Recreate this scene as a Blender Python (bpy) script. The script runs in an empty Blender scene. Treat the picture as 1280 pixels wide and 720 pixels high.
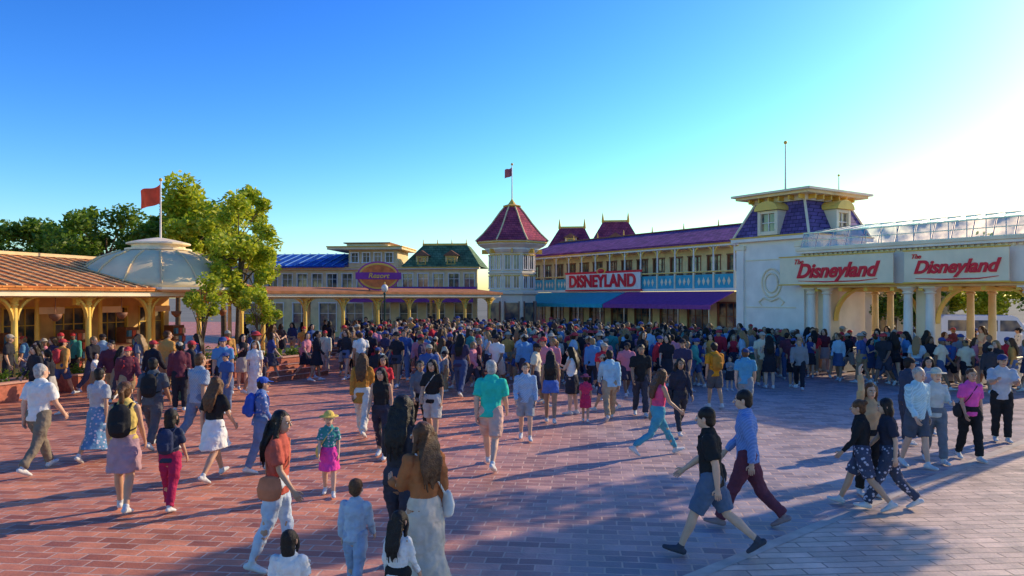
import bpy, math, random
from mathutils import Vector, Matrix
random.seed(7)
V=Vector
scene=bpy.context.scene
col=scene.collection
R=math.radians

# ------------------------------------------------------------ materials
MC={}
def nodes(name):
    m=bpy.data.materials.new(name); m.use_nodes=True
    nt=m.node_tree; b=nt.nodes["Principled BSDF"]
    return m,nt,b
def M(name,c,rough=.7,var=.18,scale=6,bump=.15,metal=0,fine=60,spec=.3):
    if name in MC: return MC[name]
    m,nt,b=nodes(name); N=nt.nodes; L=nt.links
    tc=N.new('ShaderNodeTexCoord'); n=N.new('ShaderNodeTexNoise'); n.inputs['Scale'].default_value=scale; n.inputs['Detail'].default_value=6
    L.new(tc.outputs['Object'],n.inputs['Vector'])
    r=N.new('ShaderNodeMapRange'); r.inputs[1].default_value=.3; r.inputs[2].default_value=.7
    L.new(n.outputs['Fac'],r.inputs[0])
    mx=N.new('ShaderNodeMix'); mx.data_type='RGBA'
    mx.inputs[6].default_value=(*[max(0,x*(1-var)) for x in c],1); mx.inputs[7].default_value=(*[min(1,x*(1+var)) for x in c],1)
    L.new(r.outputs[0],mx.inputs[0]); L.new(mx.outputs[2],b.inputs['Base Color'])
    b.inputs['Roughness'].default_value=rough; b.inputs['Metallic'].default_value=metal
    b.inputs['Specular IOR Level'].default_value=spec
    if bump:
        n2=N.new('ShaderNodeTexNoise'); n2.inputs['Scale'].default_value=fine; n2.inputs['Detail'].default_value=4
        L.new(tc.outputs['Object'],n2.inputs['Vector'])
        bp=N.new('ShaderNodeBump'); bp.inputs['Strength'].default_value=bump; bp.inputs['Distance'].default_value=.02
        L.new(n2.outputs['Fac'],bp.inputs['Height']); L.new(bp.outputs[0],b.inputs['Normal'])
    MC[name]=m; return m
def cloth(c,pat=None):
    key='fabric_%02d_%02d_%02d_%s'%(c[0]*99,c[1]*99,c[2]*99,pat or 'plain')
    if key in MC: return MC[key]
    m=M(key,c,.85,.16,7,.35,fine=22,spec=.2)
    if pat:
        nt=m.node_tree;N=nt.nodes;L=nt.links;b=N["Principled BSDF"]
        old=b.inputs['Base Color'].links[0].from_socket
        tc=N.new('ShaderNodeTexCoord')
        if pat=='floral':
            v=N.new('ShaderNodeTexVoronoi'); v.inputs['Scale'].default_value=16
            L.new(tc.outputs['Object'],v.inputs['Vector'])
            cr=N.new('ShaderNodeValToRGB'); cr.color_ramp.elements[0].position=.25; cr.color_ramp.elements[0].color=(1,1,1,1); cr.color_ramp.elements[1].position=.35; cr.color_ramp.elements[1].color=(0,0,0,1)
            L.new(v.outputs['Distance'],cr.inputs[0]); f=cr.outputs[0]
            c2=(.55,.5,.6)
        else:
            w=N.new('ShaderNodeTexWave'); w.inputs['Scale'].default_value=13; w.inputs['Distortion'].default_value=1.5; w.bands_direction='Z' if pat=='stripe' else 'DIAGONAL'
            L.new(tc.outputs['Object'],w.inputs['Vector'])
            cr=N.new('ShaderNodeValToRGB'); cr.color_ramp.elements[0].position=.35; cr.color_ramp.elements[1].position=.9
            L.new(w.outputs['Fac'],cr.inputs[0]); f=cr.outputs[0]; c2=tuple(min(1,x*1.15+.03) for x in c)
        mx=N.new('ShaderNodeMix'); mx.data_type='RGBA'; mx.inputs[7].default_value=(*c2,1)
        L.new(f,mx.inputs[0]); L.new(old,mx.inputs[6]); L.new(mx.outputs[2],b.inputs['Base Color'])
    return m
def crowdmat(name,cols,mult,rough=.85):
    if name in MC: return MC[name]
    m,nt,b=nodes(name);N=nt.nodes;L=nt.links
    oi=N.new('ShaderNodeObjectInfo'); mu=N.new('ShaderNodeMath'); mu.operation='MULTIPLY'; mu.inputs[1].default_value=mult
    fr=N.new('ShaderNodeMath'); fr.operation='FRACT'
    L.new(oi.outputs['Random'],mu.inputs[0]); L.new(mu.outputs[0],fr.inputs[0])
    cr=N.new('ShaderNodeValToRGB'); cr.color_ramp.interpolation='CONSTANT'
    e=cr.color_ramp.elements
    e[0].position=0; e[0].color=(*cols[0],1); e[1].position=1/len(cols); e[1].color=(*cols[1],1)
    for i in range(2,len(cols)):
        k=e.new(i/len(cols)); k.color=(*cols[i],1)
    L.new(fr.outputs[0],cr.inputs[0]); L.new(cr.outputs[0],b.inputs['Base Color'])
    b.inputs['Roughness'].default_value=rough; b.inputs['Specular IOR Level'].default_value=.2
    MC[name]=m; return m

# ------------------------------------------------------------ geometry helpers
class Geo:
    def __init__(s): s.v=[]; s.f=[]
    def ring_tube(s,pts,rad,side=V((1,0,0)),n=10,cap=(True,True)):
        pts=[V(p) for p in pts]; rad=[r if isinstance(r,tuple) else (r,r) for r in rad]
        k=len(pts); secs=[]
        for i in range(k):
            t=(pts[min(i+1,k-1)]-pts[max(i-1,0)])
            t=t.normalized() if t.length>1e-6 else V((0,0,1))
            u=side-t*side.dot(t)
            if u.length<1e-3: u=V((0,1,0))-t*t.y
            u.normalize(); v=t.cross(u); secs.append((pts[i],u,v,rad[i][0],rad[i][1],t))
        out=[]
        if cap[0]:
            p,u,v,a,b,t=secs[0]; r=min(a,b)
            out.append((p-t*r*.88,u,v,a*.45,b*.45)); out.append((p-t*r*.5,u,v,a*.83,b*.83))
        out+= [q[:5] for q in secs]
        if cap[1]:
            p,u,v,a,b,t=secs[-1]; r=min(a,b)
            out.append((p+t*r*.5,u,v,a*.83,b*.83)); out.append((p+t*r*.88,u,v,a*.45,b*.45))
        base=len(s.v)
        for p,u,v,a,b in out:
            for j in range(n):
                an=2*math.pi*j/n
                s.v.append(p+u*(a*math.cos(an))+v*(b*math.sin(an)))
        for i in range(len(out)-1):
            for j in range(n):
                j2=(j+1)%n
                s.f.append((base+i*n+j,base+i*n+j2,base+(i+1)*n+j2,base+(i+1)*n+j))
        s.f.append(tuple(base+j for j in reversed(range(n))))
        s.f.append(tuple(base+(len(out)-1)*n+j for j in range(n)))
    def ell(s,c,r,B=None,n=12,m=8):
        B=B or Matrix.Identity(3); base=len(s.v); c=V(c)
        s.v.append(c+B@V((0,0,-r[2])))
        for i in range(1,m):
            ph=math.pi*i/m-math.pi/2
            for j in range(n):
                th=2*math.pi*j/n
                s.v.append(c+B@V((r[0]*math.cos(ph)*math.cos(th),r[1]*math.cos(ph)*math.sin(th),r[2]*math.sin(ph))))
        s.v.append(c+B@V((0,0,r[2])))
        for j in range(n): s.f.append((base,base+1+(j+1)%n,base+1+j))
        for i in range(m-2):
            for j in range(n):
                a=base+1+i*n
                s.f.append((a+j,a+(j+1)%n,a+n+(j+1)%n,a+n+j))
        a=base+1+(m-2)*n
        for j in range(n): s.f.append((a+j,a+(j+1)%n,len(s.v)-1))
    def box(s,x0,x1,y0,y1,z0,z1):
        b=len(s.v)
        for z in (z0,z1):
            for x,y in ((x0,y0),(x1,y0),(x1,y1),(x0,y1)): s.v.append(V((x,y,z)))
        s.f+=[(b+3,b+2,b+1,b),(b+4,b+5,b+6,b+7),(b,b+1,b+5,b+4),(b+1,b+2,b+6,b+5),(b+2,b+3,b+7,b+6),(b+3,b,b+4,b+7)]
    def poly(s,vs,fs):
        b=len(s.v); s.v+=[V(v) for v in vs]; s.f+=[tuple(b+i for i in f) for f in fs]
    def lathe(s,c,prof,n=8,rot=0,cap=True):
        b=len(s.v); c=V(c)
        for r,z in prof:
            for j in range(n):
                a=2*math.pi*j/n+rot; s.v.append(c+V((r*math.cos(a),r*math.sin(a),z)))
        for i in range(len(prof)-1):
            for j in range(n):
                s.f.append((b+i*n+j,b+i*n+(j+1)%n,b+(i+1)*n+(j+1)%n,b+(i+1)*n+j))
        if cap:
            s.f.append(tuple(b+j for j in reversed(range(n)))); s.f.append(tuple(b+(len(prof)-1)*n+j for j in range(n)))
    def mesh(s,name,smooth=False):
        me=bpy.data.meshes.new(name); me.from_pydata([tuple(v) for v in s.v],[],s.f)
        if smooth: me.polygons.foreach_set('use_smooth',[True]*len(me.polygons))
        me.update(); return me
class Asm:
    def __init__(s,name,o=(0,0,0),ang=0): s.name=name; s.o=o; s.ang=ang; s.p={}; s.kids=[]
    def g(s,pn,mat,smooth=False):
        if pn not in s.p: s.p[pn]=(Geo(),mat,smooth)
        return s.p[pn][0]
    def box(s,pn,mat,*a): s.g(pn,mat).box(*a)
    def build(s,bevel=0):
        e=bpy.data.objects.new(s.name,None); e.location=s.o; e.rotation_euler=(0,0,s.ang); col.objects.link(e)
        for pn,(g,m,sm) in s.p.items():
            me=g.mesh(pn,sm); me.materials.append(m); ob=bpy.data.objects.new(pn,me); col.objects.link(ob); ob.parent=e
            if bevel and not sm:
                bv=ob.modifiers.new('bevel','BEVEL'); bv.width=bevel; bv.segments=1; bv.limit_method='ANGLE'
        for k in s.kids: k.parent=e
        return e
def textobj(name,body,size,mat,loc,rot,shear=0,ext=.02,sx=1,bold=.018):
    cu=bpy.data.curves.new(name,'FONT'); cu.body=body; cu.size=size; cu.extrude=ext; cu.align_x='CENTER'; cu.align_y='CENTER'; cu.shear=shear; cu.offset=bold*size
    cu.materials.append(mat); ob=bpy.data.objects.new(name,cu); ob.location=loc; ob.rotation_euler=rot; ob.scale=(sx,1,1); col.objects.link(ob); return ob

# ------------------------------------------------------------ people
SK=[(.66,.4,.28),(.55,.31,.2),(.38,.21,.13),(.22,.12,.075)]
HB=(.014,.01,.009); HBR=(.11,.048,.02); HBL=(.4,.25,.1); HG=(.4,.38,.36)
tex=bpy.data.textures.new('folds','CLOUDS'); tex.noise_scale=.11; tex.noise_depth=2
PENDING=[]
WALK=dict(hl=24,kl=4,fl=10,hr=-18,kr=22,fr=-30,al=-14,ar=16,el=14,er=24)
WALK2=dict(hl=-18,kl=22,fl=-30,hr=24,kr=4,fr=10,al=16,ar=-14,el=24,er=14)
STRIDE=dict(hl=32,kl=6,fl=14,hr=-26,kr=28,fr=-40,al=-18,ar=20,el=14,er=30)
STEP=dict(hl=12,kl=4,fl=0,hr=-10,kr=12,fr=-14,al=-8,ar=12,el=20,er=20)
STAND=dict(hl=3,kl=2,fl=0,hr=-2,kr=3,fr=0,al=4,ar=2,el=14,er=18)
PHONE=dict(hl=4,kl=4,fl=0,hr=-3,kr=4,fr=0,al=28,ar=34,el=85,er=80)
HOLD=dict(hl=12,kl=4,fl=0,hr=-10,kr=12,fr=-14,al=15,ar=-6,el=80,er=16)
WAVE=dict(hl=4,kl=4,fl=0,hr=-3,kr=4,fr=0,al=5,ar=150,el=20,er=35)
def person(name,pos,face,h=1.72,fem=False,skin=0,top=(.5,.5,.5),topk='tee',bot=(.05,.06,.12),botk='pants',hair=HB,hairk='short',
           pose=STAND,lean=3,yaw=0,pitch=0,acc=None,accc=(.03,.03,.035),shoe=(.6,.6,.6),vox=.0135,tp=None,bp=None,child=False,mats=None,template=False):
    G={}
    def g(k):
        if k not in G: G[k]=Geo()
        return G[k]
    P=dict(STAND); P.update(pose)
    ax=V((1,0,0)); lr=R(lean)
    def up(p):
        p=V(p); z=p.z-.93; y=p.y
        return V((p.x,y*math.cos(lr)+z*math.sin(lr),.93+z*math.cos(lr)-y*math.sin(lr)))
    sw=.86 if fem else 1.0
    tor=[(.85,.12,.095),(.93,.168 if fem else .16,.115),(1.05,.125 if fem else .145,.095 if fem else .108),(1.17,.135 if fem else .15,.1),(1.3,.165*sw,.125 if fem else .12),(1.41,.168*sw,.098),(1.465,.1*sw,.07)]
    g('skin').ring_tube([up((0,0,z)) for z,_,_ in tor],[(a,b) for _,a,b in tor],ax,12)
    g('skin').ring_tube([up((0,-.005,1.44)),up((0,.01,1.57))],[.062*(.85 if fem else 1),.052*(.87 if fem else 1)],ax,10)
    hs=1.22 if child else 1.04
    HC=up((0,.02,1.625+(.02 if child else 0)))
    Bm=(Matrix.Rotation(-R(yaw),3,'Z')@Matrix.Rotation(-lr*.4+R(-pitch),3,'X'))
    def hd(x,y,z): return HC+Bm@V((x*hs,y*hs,z*hs))
    g('skin').ell(hd(0,-.005,.02),(.075*hs,.094*hs,.1*hs),Bm)
    g('skin').ell(hd(0,.022,-.042),(.057*hs,.068*hs,.073*hs),Bm)
    rs=g('raw_skin')
    rs.ring_tube([hd(0,.088,.008),hd(0,.103,-.014),hd(0,.104,-.024)],[.007*hs,.011*hs,.013*hs],Bm@ax,8)
    for s in (-1,1):
        rs.ell(hd(s*.076,-.005,-.005),(.01*hs,.02*hs,.032*hs),Bm,8,6)
        g('eye').ell(hd(s*.031,.083,.004),(.014*hs,.009*hs,.008*hs),Bm,8,6)
        g('iris').ell(hd(s*.031,.09,.004),(.0065*hs,.004*hs,.0065*hs),Bm,6,4)
        g('brow').ring_tube([hd(s*.017,.091,.022),hd(s*.046,.08,.024)],[.0045*hs,.0035*hs],V((0,0,1)),6)
    g('lip').ring_tube([hd(-.024,.081,-.06),hd(0,.09,-.06),hd(.024,.081,-.06)],[(.004*hs,.004),(.008*hs,.007),(.004*hs,.004)],V((0,0,1)),6)
    H=g('hair')
    if hairk!='bald':
        H.ell(hd(0,-.02,.04),(.085*hs,.096*hs,.096*hs),Bm)
        H.ell(hd(0,-.045,-.01),(.078*hs,.065*hs,.085*hs),Bm)
    if hairk=='long':
        w=.085
        H.ring_tube([hd(0,-.03,.03),hd(0,-.068,-.06),up((0,-.11,1.42)),up((.01,-.135,1.32)),up((0,-.125,1.2))],[(w,.06),(.095,.06),(.1,.05),(.085,.038),(.045,.02)],ax,12)
        for s in (-1,1): H.ring_tube([hd(s*.062,.02,.06),hd(s*.084,.01,-.02),up((s*.095,-.01,1.46)),up((s*.1,.05,1.36))],[.028,.028,.03,.016],ax,8)
        for i in range(9):
            xx=(i-4)*.02; H.ring_tube([hd(xx,-.1,.02),up((xx*1.3,-.15,1.42)),up((xx*1.2+.012*math.sin(i*3),-.165,1.28)),up((xx*.9+.02*math.sin(i*5),-.15,1.14+.03*math.sin(i*2)))],[.013,.015,.013,.006],ax,6)
    elif hairk=='bob':
        H.ring_tube([hd(0,-.03,.03),hd(0,-.055,-.06),hd(0,-.06,-.13)],[(.09,.07),(.1,.07),(.085,.05)],ax,12)
        for s in (-1,1): H.ring_tube([hd(s*.068,.02,.05),hd(s*.084,.015,-.04),hd(s*.08,.0,-.11)],[.026,.028,.02],ax,8)
    elif hairk=='bun': H.ell(hd(0,-.1,.09),(.045,.045,.045),Bm)
    elif hairk=='pony':
        H.ring_tube([hd(0,-.1,.05),hd(0,-.16,.0),hd(0,-.15,-.12),hd(0,-.13,-.2)],[.03,.038,.034,.012],ax,8)
    elif hairk=='cap':
        A=g('hat'); A.ell(hd(0,-.012,.055),(.09*hs,.104*hs,.08*hs),Bm)
        A.ring_tube([hd(0,.07,.05),hd(0,.165,.035)],[(.075,.01),(.055,.007)],ax,10)
    elif hairk=='hat':
        A=g('hat'); A.ell(hd(0,-.005,.07),(.09*hs,.1*hs,.085*hs),Bm); A.ring_tube([hd(0,-.005,.048),hd(0,-.005,.062)],[(.165*hs,.175*hs),(.15*hs,.16*hs)],Bm@ax,16,(False,False))
    lowest=9; ft=[]
    for s,a,k,f,n_ in ((-1,P['hl'],P['kl'],P['fl'],'l'),(1,P['hr'],P['kr'],P['fr'],'r')):
        a=R(a);k=R(k);f=R(f)
        hip=V((s*.088,0,.91)); kn=hip+V((s*.004,math.sin(a)*.42,-math.cos(a)*.42)); sa=a-k
        mid=kn+V((0,math.sin(sa)*.14-.012,-math.cos(sa)*.14)); an=kn+V((0,math.sin(sa)*.41,-math.cos(sa)*.41))
        fd=V((s*.12,math.cos(f),math.sin(f))).normalized(); ud=V((0,-math.sin(f),math.cos(f)))
        th=.088 if fem else .085
        g('skin').ring_tube([hip+V((0,0,.02)),hip.lerp(kn,.3),hip.lerp(kn,.75),kn,mid,kn.lerp(an,.7),an],[(th,th*1.08),(th*.93,th),(.062,.064),.056,.056,.042,.036],ax,10)
        S=g('shoes'); heel=an-fd*.045-ud*.045; toe=an+fd*.17-ud*.05
        S.ring_tube([heel,an+fd*.03-ud*.035,an+fd*.11-ud*.048,toe],[(.036,.038),(.04,.046),(.046,.032),(.036,.024)],ax,10)
        S.ring_tube([an+ud*.02,an-ud*.04],[.043,.042],ax,8)
        lowest=min(lowest,(heel-ud*.04).z-.0,(toe-ud*.026).z)
        Bt=g('bottom')
        if botk=='pants': Bt.ring_tube([hip+V((0,0,.06)),hip.lerp(kn,.3),kn,kn.lerp(an,.5),an+V((0,0,.02))],[(.105,.112),(.1,.105),(.078,.078),(.07,.07),(.066,.07)],ax,12,(True,False))
        elif botk=='slim': Bt.ring_tube([hip+V((0,0,.06)),hip.lerp(kn,.3),kn,mid,an+V((0,0,.03))],[(.098,.104),(.094,.1),.064,.064,.044],ax,12,(True,False))
        elif botk=='shorts': Bt.ring_tube([hip+V((0,0,.06)),hip.lerp(kn,.35),hip.lerp(kn,.88)],[(.108,.115),(.108,.11),(.098,.1)],ax,12,(True,False))
        elif botk=='hotshorts': Bt.ring_tube([hip+V((0,0,.06)),hip.lerp(kn,.4)],[(.102,.11),(.105,.11)],ax,12,(True,False))
        ft.append((kn,an))
    Bt=g('bottom')
    Bt.ring_tube([up((0,0,.87)),up((0,0,.95)),up((0,0,1.03))],[(.15,.11),(.18,.128),(.15,.115)],ax,14)
    if botk in('skirt','dress','longskirt'):
        kc=(ft[0][0]+ft[1][0])/2; sp=abs(ft[0][0].y-ft[1][0].y)/2
        ac=(ft[0][1]+ft[1][1])/2
        if botk=='longskirt':
            Bt.ring_tube([up((0,0,1.02)),V((0,0,.9)),kc,kc.lerp(ac,.75)],[(.15,.115),(.185,.14),(.19,.13+sp*.9),(.24,.16+sp*1.3)],ax,16,(True,False))
        else:
            Bt.ring_tube([up((0,0,1.02)),V((0,0,.9)),kc+V((0,0,.06))],[(.15,.115),(.188,.145),(.21,.14+sp)],ax,16,(True,False))
    T=g('top'); e=.014
    hem=.86 if topk in('tee','long','jacket') else .98
    if topk=='coat': hem=.72
    tt=[(hem,.178,.135 if hem<.9 else .118)]+[(z,a+e,b+e) for z,a,b in tor if z>hem+.04]
    if botk=='dress': tt=[q for q in tt if q[0]>1.0]
    T.ring_tube([up((0,0,z)) for z,_,_ in tt],[(a,b) for _,a,b in tt],ax,14,(False,True))
    for s,a,el_,n_ in ((-1,P['al'],P['el'],'l'),(1,P['ar'],P['er'],'r')):
        ab=R(P.get('ab',7)); a=R(a); b2=a+R(el_)
        sh=up((s*.172*sw,-.005,1.405))
        d1=V((s*math.sin(ab),math.sin(a+0)*math.cos(ab),-math.cos(a)*math.cos(ab)))
        inn=-.25 if el_>50 else .05
        d2=V((s*math.sin(ab)*inn*3,math.sin(b2),-math.cos(b2))).normalized()
        elb=sh+d1*.285; wr=elb+d2*.245
        q=.9 if fem else 1.08
        g('skin').ring_tube([sh,sh.lerp(elb,.4),elb,elb.lerp(wr,.3),wr],[.054*q,.048*q,.039*q,.039*q,.027*q],V((0,1,0)),10)
        lat=V((0,1,0)); lat=lat-d2*lat.dot(d2)
        if lat.length<.3: lat=V((0,0,1))-d2*d2.z
        lat.normalize(); pn=d2.cross(lat); pn=pn if pn.x*s<0 else -pn
        g('skin').ring_tube([wr-d2*.01,wr+d2*.04,wr+d2*.085],[(.024,.02),(.036,.018),(.036,.015)],lat,10)
        for i,ln in enumerate((.062,.073,.068,.052)):
            o=wr+d2*.085+lat*(.028-.0185*i); m1=o+d2*ln*.5+pn*.008; m2=m1+d2*ln*.4+pn*.026
            rs.ring_tube([o-d2*.012,m1,m2],[.0095,.0085,.007],lat,6)
        o=wr+d2*.028+lat*.026; m1=o+lat*.026+d2*.028+pn*.008
        rs.ring_tube([o-lat*.01,m1,m1+d2*.03+lat*.004+pn*.008],[.0125,.0105,.0085],pn,6)
        if topk in('tee',): T.ring_tube([sh+V((0,0,.0)),sh.lerp(elb,.45),sh.lerp(elb,.76)],[.07*q,.073*q,.077*q],V((0,1,0)),10,(True,False))
        elif topk in('long','jacket','coat'):
            x=.012 if topk!='long' else 0
            T.ring_tube([sh,sh.lerp(elb,.5),elb,elb.lerp(wr,.5),wr-d2*.01],[.066*q+x,.062*q+x,.054*q+x,.05*q+x,.042*q+x],V((0,1,0)),10,(True,False))
    if topk=='jacket': T.ring_tube([up((0,-.02,1.44)),up((0,-.015,1.51))],[(.09,.08),(.075,.07)],ax,12,(False,False))
    if acc=='backpack':
        A=g('acc'); A.ring_tube([up((0,-.19,1.08)),up((0,-.2,1.2)),up((0,-.185,1.38)),up((0,-.17,1.42))],[(.13,.07),(.145,.085),(.13,.075),(.09,.05)],ax,12)
        A.ring_tube([up((0,-.28,1.1)),up((0,-.28,1.2))],[(.09,.03),(.09,.03)],ax,10)
        for s in(-1,1): A.ring_tube([up((s*.09,-.12,1.4)),up((s*.1,-.04,1.475)),up((s*.105,.1,1.4)),up((s*.12,.12,1.25)),up((s*.14,-.03,1.12)),up((s*.1,-.14,1.1))],[(.024,.012)]*6,ax,8)
    elif acc=='bag':
        A=g('acc'); A.ring_tube([up((.21,-.02,.86)),up((.22,-.02,.95)),up((.21,-.02,1.05))],[(.05,.12),(.055,.13),(.04,.11)],ax,12)
        A.ring_tube([up((.2,.03,1.02)),up((.1,.135,1.2)),up((-.06,.1,1.44)),up((-.1,-.03,1.47)),up((0,-.13,1.35)),up((.2,-.06,1.02))],[(.014,.012)]*6,ax,8)
    off=-lowest
    mat=mats or {}
    skm=M('skin_%d'%skin,SK[skin],.5,.08,10,.08,fine=80)
    hm=M('hair_%02d'%int(hair[0]*99),hair,.5,.35,25,.5,fine=70)
    mm=dict(skin=skm,raw_skin=skm,eye=M('eye_white',(.75,.72,.7),.3,.02,5,0),iris=M('iris',(.02,.012,.01),.2,.02,5,0),brow=hm,lip=M('lip',(.4,.14,.12),.4,.05,5,0),
        hair=mat.get('hair',hm),hat=mat.get('acc',cloth(accc)),acc=mat.get('acc',cloth(accc)),top=mat.get('top') or cloth(top,tp),bottom=mat.get('bottom') or cloth(bot,bp),shoes=mat.get('shoes',cloth(shoe)))
    tmp=[]
    for k,ge in G.items():
        if not ge.v: continue
        for v in ge.v: v.z+=off
        me=ge.mesh('tmp_'+k,True); ob=bpy.data.objects.new('tmp',me); col.objects.link(ob)
        if k in('skin','hair','top','bottom','shoes','hat','acc'):
            r=ob.modifiers.new('r','REMESH'); r.mode='VOXEL'; r.voxel_size=vox if k not in('shoes','hat') else vox*.7; r.use_smooth_shade=True
            sm=ob.modifiers.new('s','SMOOTH'); sm.iterations=3 if k!='hat' else 1; sm.factor=.5
            if k in('top','bottom','hair') :
                d=ob.modifiers.new('d','DISPLACE'); d.texture=tex; d.strength=.045 if k!='hair' else .03; d.mid_level=.48
        tmp.append((k,ob,mm[k]))
    PENDING.append((name,tmp,pos,face,h/1.75,template))
TEMPL=[]
def flush():
    dg=bpy.context.evaluated_depsgraph_get(); dg.update()
    for name,tmp,pos,face,s,template in PENDING:
        vs=[];fs=[];mi=[];mats=[]
        for k,ob,mt in tmp:
            me=ob.evaluated_get(dg).to_mesh()
            if mt not in mats: mats.append(mt)
            ix=mats.index(mt); b=len(vs)
            vs+=[tuple(v.co) for v in me.vertices]
            for p in me.polygons: fs.append(tuple(b+i for i in p.vertices)); mi.append(ix)
            ob.evaluated_get(dg).to_mesh_clear()
        me=bpy.data.meshes.new(name); me.from_pydata(vs,[],fs)
        for m in mats: me.materials.append(m)
        me.polygons.foreach_set('material_index',mi); me.polygons.foreach_set('use_smooth',[True]*len(fs)); me.update()
        if template: TEMPL.append(me)
        else:
            o=bpy.data.objects.new(name,me); o.location=(pos[0],pos[1],.006); o.rotation_euler=(0,0,-R(face)); o.scale=(s*1.05,s*1.05,s); col.objects.link(o)
    for name,tmp,*_ in PENDING:
        for k,ob,mt in tmp:
            me=ob.data; bpy.data.objects.remove(ob); bpy.data.meshes.remove(me)
    PENDING.clear()

W=(.75,.74,.72); BLK=(.02,.02,.022); NV=(.03,.05,.16); DEN=(.1,.17,.33); KH=(.4,.3,.2)
person('walking_man',(-8.0,12.5),10,1.86,skin=0,top=W,topk='tee',bot=(.2,.16,.12),hair=HG,pose=WALK,yaw=20)
person('walking_woman',(-7.5,13.4),5,1.7,True,1,(.4,.42,.46),'tee',(.12,.25,.42),'longskirt',HB,'short',WALK2,bp='floral')
person('walking_woman',(-5.35,10.2),-10,1.78,True,1,(.7,.5,.14),'tank',(.42,.26,.3),'skirt',HBR,'pony',STEP,acc='backpack',accc=BLK)
person('walking_man',(-7.05,14.5),-5,1.8,False,2,(.1,.11,.13),'tee',(.1,.09,.1),'pants',HB,'short',WALK,acc='backpack',accc=BLK)
person('walking_child',(-4.74,10.25),0,1.36,True,1,(.03,.04,.08),'tee',(.4,.02,.08),'pants',HB,'bob',STEP,child=True,acc='backpack',accc=(.03,.04,.09))
person('walking_man',(-6.2,14.6),30,1.88,False,1,(.28,.33,.42),'tee',(.16,.2,.3),'pants',HBR,'short',WALK2,tp='plaid')
person('walking_woman',(-4.83,12.0),15,1.7,True,1,BLK,'tee',(.8,.78,.75),'skirt',HBR,'long',WALK,yaw=-20)
person('walking_woman',(-4.26,12.5),60,1.6,True,1,(.12,.2,.45),'long',(.14,.2,.35),'pants',HB,'cap',STEP,accc=(.04,.1,.45),tp='floral',acc='backpack')
person('standing_woman',(-7.4,21.3),170,1.7,True,0,W,'tee',(.75,.73,.7),'longskirt',HBR,'long',STAND)
person('walking_child',(-2.72,11.0),170,1.22,True,0,(.05,.25,.25),'tee',(.8,.06,.35),'dress',HBL,'hat',STEP,accc=(.7,.5,.12),child=True,acc='bag',tp='floral')
person('walking_woman',(-3.2,15.8),0,1.8,True,1,(.5,.22,.04),'coat',(.66,.62,.55),'pants',HBR,'long',WALK)
person('walking_woman',(-2.84,16.3),170,1.68,True,1,(.6,.03,.05),'tee',(.1,.15,.3),'slim',HB,'long',STEP)
person('walking_woman',(-1.6,14.9),190,1.7,True,1,BLK,'tee',(.5,.48,.46),'shorts',HB,'long',STEP,acc='bag',accc=(.5,.48,.45))
person('walking_woman',(-1.95,15.6),160,1.66,True,2,(.15,.15,.18),'long',BLK,'slim',HB,'bun',WALK)
person('walking_woman',(-2.4,13.6),185,1.66,True,1,BLK,'tank',(.04,.04,.06),'slim',HB,'long',STEP)
person('walking_man',(-.37,12.8),8,1.9,False,0,(.03,.56,.42),'tee',(.65,.4,.32),'shorts',HG,'short',WALK,yaw=-15)
person('walking_man',(.28,15.3),180,1.6,False,0,(.3,.42,.58),'long',(.3,.33,.38),'shorts',HBR,'short',STEP,tp='plaid')
person('walking_woman',(.9,17.3),5,1.7,True,2,BLK,'tank',(.08,.15,.45),'hotshorts',HB,'long',STEP)
person('walking_child',(1.74,17.5),10,1.1,True,1,(.6,.04,.12),'tee',(.55,.03,.1),'dress',HB,'hat',STEP,child=True,accc=(.5,.1,.15))
person('walking_man',(2.35,17.8),0,1.72,False,1,(.38,.58,.7),'long',(.45,.32,.2),'pants',HB,'short',WALK2)
person('walking_woman',(2.72,13.8),75,1.7,True,1,(.75,.08,.2),'tank',(.08,.32,.42),'slim',HBR,'long',STRIDE,lean=6)
person('walking_man',(3.2,18.4),180,1.78,False,2,BLK,'tee',(.05,.05,.07),'pants',HB,'short',STEP)
person('walking_woman',(3.6,15.9),175,1.68,True,2,(.03,.03,.05),'long',(.04,.04,.05),'slim',HB,'long',WALK2,acc='bag')
person('walking_man',(5.4,19.7),-10,1.74,False,1,(.7,.27,.02),'tee',(.12,.1,.1),'shorts',HB,'short',STEP,acc='backpack',accc=(.5,.2,.03))
person('walking_man',(5.8,18.4),20,1.72,False,0,(.1,.32,.5),'tee',(.25,.27,.3),'shorts',HBR,'cap',WALK,accc=NV)
person('walking_man',(2.28,8.44),-70,1.74,False,0,BLK,'tee',(.1,.14,.22),'shorts',HB,'short',dict(STRIDE,hl=26,hr=-22),lean=4,shoe=(.06,.06,.08),yaw=10,acc='bag',vox=.011)
person('walking_man',(3.03,9.5),-70,1.8,False,0,(.15,.24,.5),'long',(.15,.04,.06),'pants',HB,'short',WALK,shoe=(.3,.2,.2),tp='plaid',vox=.012)
person('walking_woman',(4.9,10.35),-60,1.55,True,1,BLK,'long',(.06,.07,.12),'shorts',HBR,'bun',WALK2,bp='floral',vox=.012)
person('walking_woman',(5.25,10.3),-75,1.58,True,0,(.03,.03,.05),'tee',(.05,.06,.1),'pants',HB,'bob',WALK,bp='floral',vox=.012)
person('waving_woman',(5.3,11.0),180,1.68,True,0,(.55,.36,.2),'long',BLK,'pants',HBR,'long',WAVE)
person('walking_man',(7.0,12.8),165,1.74,False,0,(.42,.6,.64),'long',(.08,.09,.12),'shorts',HG,'short',STEP,tp='plaid')
person('walking_woman',(7.55,13.2),190,1.68,True,0,(.55,.58,.55),'long',(.15,.17,.2),'pants',HBL,'hat',HOLD,accc=(.6,.55,.42))
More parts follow.
